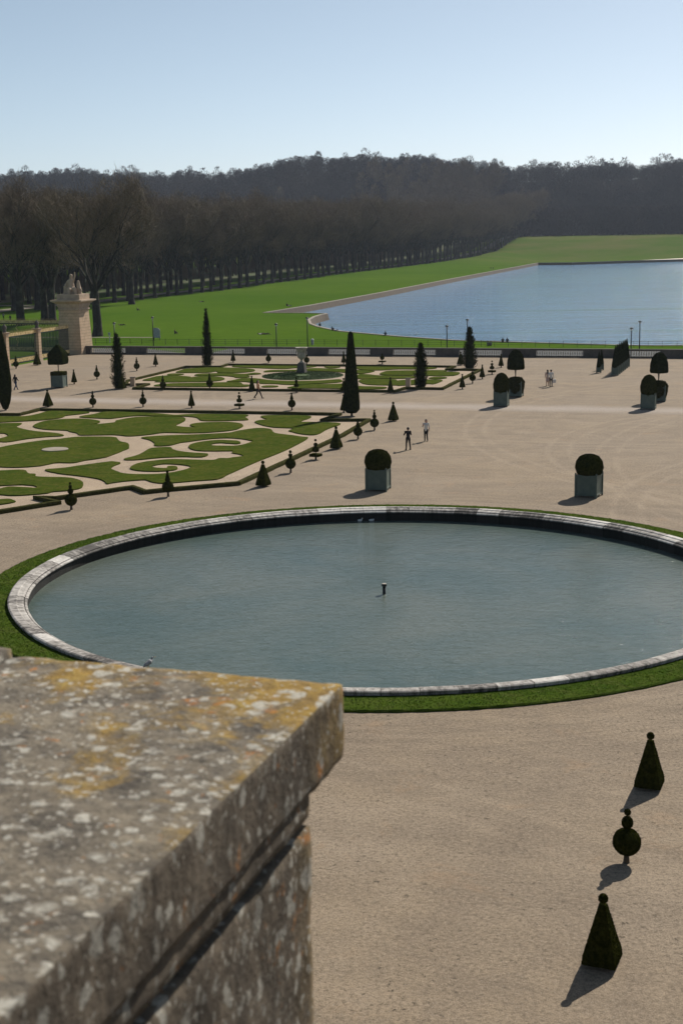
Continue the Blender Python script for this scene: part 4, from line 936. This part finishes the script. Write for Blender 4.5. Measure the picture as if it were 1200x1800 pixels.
for _ in range(7600):
    t_ = rnd.uniform(-960, 60); s = rnd.uniform(1262, 1535); h = rnd.uniform(11,19)
    h *= 1+.38*noise.noise(Vector((s*.012, t_*.022, 3)))+.1*noise.noise(Vector((s*.05, t_*.06, 3)))
    if s > 1485 and rnd.random() < .12: h *= 1.35
    p = E(s, t_, ground(s, t_)); pos.append((p.x, p.y, p.z, h, h*rnd.uniform(.55,.95)))
for _ in range(500):
    t_ = rnd.uniform(-215, 60); s = rnd.uniform(1248, 1285); h = rnd.uniform(19,26); p = E(s, t_, ground(s, t_)); pos.append((p.x, p.y, p.z, h, h*.5))
for _ in range(900):
    t_ = rnd.uniform(60, 600); s = rnd.uniform(1262, 1535); h = rnd.uniform(12,19); p = E(s, t_, ground(s, t_)); pos.append((p.x, p.y, p.z, h, h*.65))
wood_mass('hill_wood', pos, 'bare brownish wood covering the long hill on the horizon', 2, 240, M['twig_far'], .04, 1.9)
mb = MB(); vs = []; ns, nt = 30, 68
for i in range(ns+1):
    for j in range(nt+1): s = 1270+i*18; t_ = -1150+j*28; vs.append(E(s, t_, ground(s, t_)+.25))
mb.add(vs, [(i*(nt+1)+j, i*(nt+1)+j+1, (i+1)*(nt+1)+j+1, (i+1)*(nt+1)+j) for i in range(ns) for j in range(nt)], True)
o = mb.build('hill_ground', M['hillfloor'])
if o.data.polygons[0].normal.z < 0: o.data.flip_normals()
tag(o, kind='structure')

# ------------------------------------------------------------------ people
def hand(mb, w, d, s, r=.0095):
    """palm and five fingers; w wrist, d direction, s side vector"""
    w, d, s = Vector(w), Vector(d).normalized(), Vector(s).normalized(); n = d.cross(s)
    chain(mb, [(*w,.024),(*(w+d*.045),.026)]); 
    for k in range(4):
        L = (.062,.072,.068,.052)[k]; a = w+d*.06+s*(-.027+.018*k); b = a+d*L*.55+n*.008; c = b+(d*.75+n*.65).normalized()*L*.5
        chain(mb, [(*a,r*1.1),(*b,r),(*c,r*.85)], 6)
    a = w+d*.02-s*.026; b = a+(d*.6-s*.7).normalized()*.035; c = b+(d*.9-s*.1+n*.2).normalized()*.028; chain(mb, [(*a,r*1.2),(*b,r*1.05),(*c,r*.9)], 6)
def person(loc, rz, pose, top, legs, label, hairl=.0, skirt=False, group=None, vox=.011, tall=1.):
    r = empty('person', loc, rz); tag(r, label, 'person', group); r.scale = (tall,)*3     # faces local -y
    J = dict(hip=(0,0,.93), ch=(0,-.01,1.28), nk=(0,0,1.47), hd=(0,-.015,1.62))
    hl, kl, al = (.09,0,.90), (.10,-.02,.50), (.10,.0,.08); hr, kr, ar_ = (-.09,0,.90), (-.10,-.02,.50), (-.10,0,.08)
    sl, el, wl = (.19,0,1.42), (.25,.02,1.14), (.27,-.05,.90); sr, er, wr = (-.19,0,1.42), (-.25,.02,1.14), (-.27,-.05,.90); fd = (0,-1,0)
    if pose == 'walk': kl, al = (.09,-.20,.52), (.09,-.36,.12); kr, ar_ = (-.09,.08,.50), (-.09,.36,.15); el, wl = (.24,.12,1.16), (.24,.08,.93); er, wr = (-.24,-.10,1.15), (-.22,-.30,1.02)
    if pose == 'camera': kl, al = (.13,-.02,.5), (.17,.02,.08); kr, ar_ = (-.14,-.02,.5), (-.19,.0,.08); el, wl = (.29,-.12,1.16), (.10,-.32,1.36); er, wr = (-.29,-.12,1.16), (-.10,-.32,1.36)
    if pose == 'phone': er, wr = (-.26,-.08,1.16), (-.14,-.26,1.44); kl, al = (.08,-.03,.5), (.12,-.02,.08)
    if pose == 'sit':
        J = dict(hip=(0,0,.12), ch=(0,.06,.46), nk=(0,.03,.64), hd=(0,0,.79)); hl, kl, al = (.09,0,.12), (.13,-.38,.44), (.12,-.62,.08); hr, kr, ar_ = (-.09,0,.12), (-.13,-.38,.44), (-.12,-.62,.08)
        sl, el, wl = (.19,.05,.60), (.25,-.12,.38), (.16,-.34,.42); sr, er, wr = (-.19,.05,.60), (-.25,-.12,.38), (-.16,-.34,.42)
    if pose == 'lie':
        J = dict(hip=(0,0,.13), ch=(0,.34,.15), nk=(0,.54,.20), hd=(0,.70,.24)); hl, kl, al = (.09,0,.12), (.12,-.34,.34), (.11,-.66,.10); hr, kr, ar_ = (-.09,0,.12), (-.12,-.42,.12), (-.11,-.85,.09)
        sl, el, wl = (.2,.46,.15), (.36,.3,.08), (.3,.1,.08); sr, er, wr = (-.2,.46,.15), (-.36,.3,.08), (-.3,.1,.08)
    b = MB(); X = lambda p, q: (*p, q)
    chain(b, [X(J['hip'],.125),X(J['ch'],.13),X(J['nk'],.06),X(J['hd'],.062)]); b.ball(J['hd'], .098, 14, 1.22)
    hx, hy, hz = J['hd']; chain(b, [(hx,hy-.10,hz-.015,.014),(hx,hy-.095,hz+.02,.01)], 6); b.ball((hx,hy-.07,hz-.07), .045, 8)
    for q in (-1,1): b.ball((hx+q*.098,hy,hz-.01), .022, 6); b.ball((hx+q*.035,hy-.088,hz+.02), .014, 6)
    for (s_, e_, w_, si) in ((sl,el,wl,1),(sr,er,wr,-1)):
        chain(b, [X(s_,.058),X(e_,.042),X(w_,.028)]); d = Vector(w_)-Vector(e_); sd = d.cross(Vector((si,0,.2))); sd = sd if sd.length > .01 else Vector((0,1,0)); hand(b, w_, d, sd)
    for (h_, k_, a_) in ((hl,kl,al),(hr,kr,ar_)):
        chain(b, [X(h_,.095),X(k_,.058),X(a_,.042)]); chain(b, [X(a_,.042),(a_[0],a_[1]-.14,max(.035,a_[2]-.045),.032)])
    blob(b, 'body', M['skin'], r, vox)
    c = MB(); chain(c, [X(J['hip'],.145 if pose not in ('sit','lie') else .14),X(J['ch'],.155),(J['nk'][0],J['nk'][1],J['nk'][2]-.05,.085)])
    for s_ in (sl, sr): chain(c, [X(J['ch'],.13),(s_[0]*.9,s_[1],s_[2],.072)])
    for (s_, e_, w_) in ((sl,el,wl),(sr,er,wr)): chain(c, [X(s_,.07),X(e_,.054),X(Vector(e_).lerp(Vector(w_),.85 if top is not M['white'] or pose != 'phone' else .1),.04)])
    blob(c, 'shirt', top, r, vox*1.4)
    c = MB()
    if skirt: chain(c, [X(J['hip'],.15),(0,0,.62,.20)]); chain(c, [(.08,0,.62,.11),(-.08,0,.62,.11)])
    else:
        for (h_, k_, a_) in ((hl,kl,al),(hr,kr,ar_)): chain(c, [X(J['hip'],.13),X(h_,.108),X(k_,.070),X(a_,.056)])
    blob(c, 'skirt' if skirt else 'trousers', legs, r, vox*1.4)
    for a_ in (al, ar_): c = MB(); chain(c, [(a_[0],a_[1]+.03,max(.045,a_[2]-.04),.048),(a_[0],a_[1]-.15,max(.04,a_[2]-.045),.040)]); blob(c, 'shoe', M['hair'], r, vox*1.4, 1)
    c = MB(); c.ball((hx,hy+.022,hz+.03), .104, 14, 1.15)
    if hairl: chain(c, [(hx,hy+.06,hz,.095),(hx,hy+.09,hz-hairl,.085)])
    blob(c, 'hair', M['hair'], r, vox*1.4, 1); return r
pm = person(G(717, 791), 3.14+.35, 'camera', M['black'], M['black'], 'man in dark clothes with his back turned, holding up a camera, standing on the gravel')
c = MB(); p_ = (0,-.42,1.36); c.box(p_,(.16,.10,.11)); c.tube((0,-.46,1.36),(0,-.62,1.36),.045,.05,12)
cam = c.build('handheld_camera', M['black'], loc=Vector((pm.location.x, pm.location.y, 0)), rz=3.14+.35); tag(cam, 'black camera held up by the man in dark clothes', 'camera')
person(G(748.5, 775.5), -.3, 'phone', M['white'], M['black'], "woman in a white top and black trousers, one hand raised to her face", .16)
person(G(454, 701), 1.25, 'walk', M['tan'], M['black'], 'person in a tan jacket and dark trousers walking right across the gravel', .1, tall=1.08)
person(G(961.5, 678.5), 3.14, 'stand', M['pink'], M['pink'], 'woman in a blush dress with long dark hair, left one of the couple', .25, True, 'couple on the gravel')
person(G(967.5, 680), 3.14, 'stand', M['white'], M['black'], 'man in a white shirt and black trousers, right one of the couple', .0, False, 'couple on the gravel', tall=1.05)
bg = empty('shopping_bag', G(973.5, 678.5)+Vector((0,0,.35))); tag(bg, 'white bag carried beside the man in the white shirt', 'bag')
part(MB().frustum((0,0,0),.34,.28,.38), 'sack', M['white'], bg); part(MB().tube((-.08,0,.36),(.0,0,.56),.012,.012,5).tube((.0,0,.56),(.08,0,.36),.012,.012,5), 'handle', M['white'], bg)
person(G(28.5, 686), 2.6, 'walk', M['black'], M['blue'], 'person in dark clothes at the left edge beside the spindle yew', .12)
def gp_(x, y):
    p = G(x, y, RIM_Z)
    for _ in range(3): s_, t_ = ST(p); p = G(x, y, ground(s_, t_))
    return p
for x, y, rz, pose, tp, lab in ((308,587,1.,'sit',M['black'],'person in black sitting on the lawn right of the sign board'),(460,588,1.6,'lie',M['white'],'person in white lying on the lawn, left one of a pair'),(468,588,1.6,'lie',M['black'],'person in black lying on the lawn, right one of a pair'),
    (504,538,2.,'sit',M['black'],'person sitting by the left corner of the lake'),(509,538.5,2.3,'lie',M['grey'],'person stretched out beside the one sitting at the lake corner'),(562,574,3.,'sit',M['black'],'person sitting on the curved end of the quay'),
    (584,581,2.6,'sit',M['black'],'person in black sitting at the water edge, left one of two'),(591,582,2.2,'lie',M['blue'],'person in blue reclining at the water edge, right one of two'),(677,590,3.,'sit',M['black'],'person in black sitting alone at the water edge above the tall cone yew'),
    (883,602,3.1,'sit',M['black'],'person sitting at the water edge right of centre, left one'),(891,602,3.1,'sit',M['black'],'person sitting at the water edge right of centre, right one'),(857,608,2.8,'sit',M['grey'],'person in grey sitting near the lawn fence, left one'),(862,608,3.2,'sit',M['grey'],'person in grey sitting near the lawn fence, right one'),
    (862,474,2.,'stand',M['black'],'tiny figure walking on the far lawn beside the lake, left one'),(866,474,2.,'stand',M['black'],'tiny figure walking on the far lawn beside the lake, right one'),(355,531,1.5,'lie',M['grey'],'person lying on the lawn in front of the avenue'),(242,546,1.5,'sit',M['black'],'person sitting in the shade edge of the lawn'),
    (215,572,1.6,'lie',M['black'],'person lying on the lawn above the left street lamp'),(7,562,3.,'stand',M['grey'],'person standing beyond the railing at the far left'),(19,566,3.,'stand',M['black'],'person in black standing beyond the railing near the left tree')):
    person(gp_(x, y), rz, pose, tp, M['black'], lab, .05, False, 'people on the lake lawn', .03)

# ------------------------------------------------------------------ birds
p = G(262, 1193, .26); hr_ = empty('heron', (p.x, p.y, .26), 2.4); tag(hr_, 'grey heron standing on the near left coping of the basin', 'bird')
c = MB(); chain(c, [(0,.22,.50,.03),(0,.10,.56,.075),(0,-.06,.62,.10),(0,-.15,.66,.06),(0,-.19,.70,.034),(0,-.17,.74,.03),(0,-.21,.76,.036)]); blob(c, 'body', M['feather'], hr_, .012)
part(MB().tube((0,-.23,.76),(0,-.38,.745),.014,.003,6), 'beak', M['beak'], hr_)
for q in (-.03,.03): part(MB().tube((q,0,0),(q,.02,.28),.009,.009,5).tube((q,.02,.28),(q,-.02,.56),.009,.013,5), 'leg', M['beak'], hr_)
for i, (x, y, z, lab, rz) in enumerate(((632,916,-.45,'small white duck at the far wall of the basin, left one',1.2),(653,915.5,-.45,'small duck at the far wall of the basin, right one',1.8),(730,589,LAKE_Z,'white bird floating on the lake above the shrubs',1.5))):
    p = G(x, y, z); d = empty('duck', (p.x, p.y, z), rz); tag(d, lab, 'bird', 'water birds')
    if i == 2: d.scale = (2,)*3
    c = MB(); chain(c, [(0,.16,.05,.03),(0,.05,.04,.075),(0,-.08,.05,.07),(0,-.14,.13,.03),(0,-.16,.18,.038)]); blob(c, 'body', M['wfeather'], d, .015); part(MB().tube((0,-.18,.18),(0,-.26,.165),.014,.008,6), 'beak', M['beak'], d)

# ------------------------------------------------------------------ the parapet in front of the camera
ZT = 15.3; c0 = G(605, 1200, ZT)
dA = (G(0,1790,ZT)-c0).normalized(); dA.z = 0; dA = -dA                    # along the side face, away from the viewer
dB = Vector((dA.y, -dA.x, 0)); rzp = math.atan2(dB.y, dB.x)
par = empty('stone_parapet', c0, rzp); tag(par, 'weathered stone parapet corner with a thick slab covered in ochre and white lichen', 'parapet')
WX, LY = .60, 3.2
def rough_block(mb_, name, m, lev, disp, bev, tex_s):
    o = part(mb_, name, m, par)
    bv = o.modifiers.new('bevel', 'BEVEL'); bv.width = bev; bv.segments = 3
    sb = o.modifiers.new('sub', 'SUBSURF'); sb.subdivision_type = 'SIMPLE'; sb.levels = lev; sb.render_levels = lev
    tx = bpy.data.textures.new(name, 'CLOUDS'); tx.noise_scale = tex_s; tx.noise_depth = 4
    dp = o.modifiers.new('disp', 'DISPLACE'); dp.texture = tx; dp.strength = disp; dp.mid_level = .5; dp.texture_coords = 'LOCAL'; return o
def grid_box(x0, x1, y0, y1, z0, z1, n):
    """box cut into similar quads so that relief has something to move"""
    bm = bmesh.new(); nx = max(1, round((x1-x0)/n)); ny = max(1, round((y1-y0)/n)); nz = max(1, round((z1-z0)/n)); mb_ = MB()
    def face(o, u, v, a, b):
        vs = [o+u*(i/a)+v*(j/b) for i in range(a+1) for j in range(b+1)]; mb_.add(vs, [(i*(b+1)+j, (i+1)*(b+1)+j, (i+1)*(b+1)+j+1, i*(b+1)+j+1) for i in range(a) for j in range(b)], True)
    X, Y, Z = Vector((x1-x0,0,0)), Vector((0,y1-y0,0)), Vector((0,0,z1-z0)); O = Vector((x0,y0,z0))
    face(O+Z, X, Y, nx, ny); face(O, Y, X, ny, nx); face(O+X, Y, Z, ny, nz); face(O, Z, Y, nz, ny); face(O, X, Z, nx, nz); face(O+Y, Z, X, nz, nx)
    bm.free(); return mb_
def weld_round(mb_, name, m, x0, x1, y0, y1, z0, z1, rad, amp):
    # weld shared vertices, round the arrises and add relief and small chips
    key = {}; vv = []; mp = []
    for v in mb_.v:
        k = (round(v[0],5), round(v[1],5), round(v[2],5))
        if k not in key: key[k] = len(vv); vv.append(Vector(v))
        mp.append(key[k])
    out = []
    for v in vv:
        r_ = rad*(1+1.6*max(0, noise.noise(v*9+Vector((3,1,7))))+.8*noise.noise(v*31))
        r_ = max(.002, r_); c = Vector((min(max(v.x, x0+r_), x1-r_), min(max(v.y, y0+r_), y1-r_), min(max(v.z, z0+r_), z1-r_))); d = v-c
        if d.length > 1e-6: v = c+d.normalized()*min(d.length, r_); nr = d.normalized()
        else: nr = Vector((0,0,0))
        nr = nr if nr.length else Vector((0,0,1)); k = amp*(noise.noise(v*7)+.5*noise.noise(v*21)+.25*noise.noise(v*60)); out.append(v+nr*k)
    n_ = MB(); n_.v = [tuple(v) for v in out]; n_.f = [tuple(mp[i] for i in f) for f in mb_.f]; n_.sm = mb_.sm
    return part(n_, name, m, par)
g1 = grid_box(-WX, 0, -LY, 0, -.125, 0, .0125)
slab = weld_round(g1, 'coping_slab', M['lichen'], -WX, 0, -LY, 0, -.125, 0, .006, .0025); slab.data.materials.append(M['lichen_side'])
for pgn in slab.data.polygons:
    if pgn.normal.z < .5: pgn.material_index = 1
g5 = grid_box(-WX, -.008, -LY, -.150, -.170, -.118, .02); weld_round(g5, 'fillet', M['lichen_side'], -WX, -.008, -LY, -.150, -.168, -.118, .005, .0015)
part(MB().box((-WX/2-.035,-LY/2-.07,-.185),(WX-.07,LY-.14,.09)), 'joint', M['darkstone'], par)
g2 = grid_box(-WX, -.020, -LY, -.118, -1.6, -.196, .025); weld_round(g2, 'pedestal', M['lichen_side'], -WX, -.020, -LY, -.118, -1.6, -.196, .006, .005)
# second block to the left, butted with a joint
pr2 = empty('stone_parapet', c0, rzp); tag(pr2, 'neighbouring lichen-covered parapet block at the left edge, slightly proud of the first', 'parapet'); par = pr2
g3 = grid_box(-WX-1.4, -WX-.012, -LY, .02, -.125, .008, .02); 
o_ = weld_round(g3, 'coping_slab', M['lichen'], -WX-1.4, -WX-.012, -LY, .02, -.125, .008, .008, .003)
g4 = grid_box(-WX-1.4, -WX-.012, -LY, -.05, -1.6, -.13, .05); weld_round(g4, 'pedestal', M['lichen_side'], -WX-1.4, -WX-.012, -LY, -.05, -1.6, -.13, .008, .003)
# terrace the photographer stands on, with a lower wall to the right
tc = lambda x, y: c0+dB*x+dA*y
mb = MB(); mb.box((-4,-12,-9.2),(46,20.4,13.3+.0)); 
tw_ = MB(); tw_.box((12,-12.0,-8.45),(26-.1,21.8,14.9)); tw_.box((-16,-12.0,-8.45),(26,21.8,14.9)); tw_ = MB(); tw_.box((0,-12.9,-8.45),(60,22.4,13.7)); o = tw_.build('terrace_wall', M['darkstone'], loc=c0, rz=rzp); tag(o, 'high stone terrace wall below the photographer', 'terrace')
tw_ = MB(); tw_.box((-1.2,-1.2,-8.5),(2.2,2.2,13.7)); o = tw_.build('wall_pier', M['darkstone'], loc=c0, rz=rzp); tag(o, 'stone pier carrying the lichen-covered parapet', 'pier')

# ------------------------------------------------------------------ haze
LX0, LX1 = -1500, 1900
mb = MB(); mb.box((300, 900, 58), (3400, 2500, 134)); hz = mb.build('haze', mat('haze_air')); tag(hz, 'thin blue haze over the park', kind='stuff')
hm = hz.data.materials[0]; nt = hm.node_tree; nt.nodes.remove(nt.nodes['Principled BSDF'])
pv = nt.nodes.new('ShaderNodeVolumePrincipled'); pv.inputs['Color'].default_value = (.72,.82,1,1); pv.inputs['Density'].default_value = HAZE = .00006; pv.inputs['Anisotropy'].default_value = .3
nt.links.new(pv.outputs[0], nt.nodes['Material Output'].inputs['Volume'])

# ------------------------------------------------------------------ light, sky, camera
SAZ, SEL = R(33), R(39)
w = bpy.data.worlds.new('World'); SC.world = w; w.use_nodes = True; nt = w.node_tree; bg_ = nt.nodes['Background']
sky = nt.nodes.new('ShaderNodeTexSky'); sky.sky_type = 'NISHITA'; sky.sun_disc = False; sky.sun_elevation = SEL; sky.sun_rotation = SAZ
sky.air_density = .55; sky.dust_density = .55; sky.ozone_density = .6; sky.altitude = 50
hs = nt.nodes.new('ShaderNodeHueSaturation'); hs.inputs['Saturation'].default_value = .78; hs.inputs['Hue'].default_value = .483; hs.inputs['Value'].default_value = 1.04; nt.links.new(sky.outputs[0], hs.inputs['Color']); nt.links.new(hs.outputs[0], bg_.inputs[0]); bg_.inputs[1].default_value = .088
sl_ = bpy.data.lights.new('sun', 'SUN'); sl_.energy = 5.0; sl_.angle = R(.5); sl_.color = (1,.94,.84); so = bpy.data.objects.new('sun', sl_); COL.objects.link(so)
dv = Vector((math.sin(SAZ)*math.cos(SEL), math.cos(SAZ)*math.cos(SEL), math.sin(SEL))); so.rotation_euler = dv.to_track_quat('Z', 'Y').to_euler()
cd = bpy.data.cameras.new('camera'); co = bpy.data.objects.new('camera', cd); COL.objects.link(co); SC.camera = co
cd.sensor_fit = 'VERTICAL'; cd.sensor_height = 36; cd.sensor_width = 24; cd.lens = FPX/1800*36; cd.clip_start = .05; cd.clip_end = 6000
cx, sx_ = math.cos(RO), math.sin(RO)
right = Vector((1,0,0)); up = Vector((0,sT,cT)); fwd = Vector((0,cT,-sT))
r2 = right*cx+up*sx_; u2 = -right*sx_+up*cx
co.matrix_world = Matrix(((r2.x,u2.x,-fwd.x,0),(r2.y,u2.y,-fwd.y,0),(r2.z,u2.z,-fwd.z,H),(0,0,0,1)))
cd.dof.use_dof = True; cd.dof.focus_distance = 90; cd.dof.aperture_fstop = 10.
SC.view_settings.view_transform = 'Standard'; SC.view_settings.look = 'None'; SC.view_settings.gamma = 1; SC.view_settings.exposure = .14
SC.render.engine = 'CYCLES'; SC.cycles.volume_bounces = 0; SC.cycles.max_bounces = 6
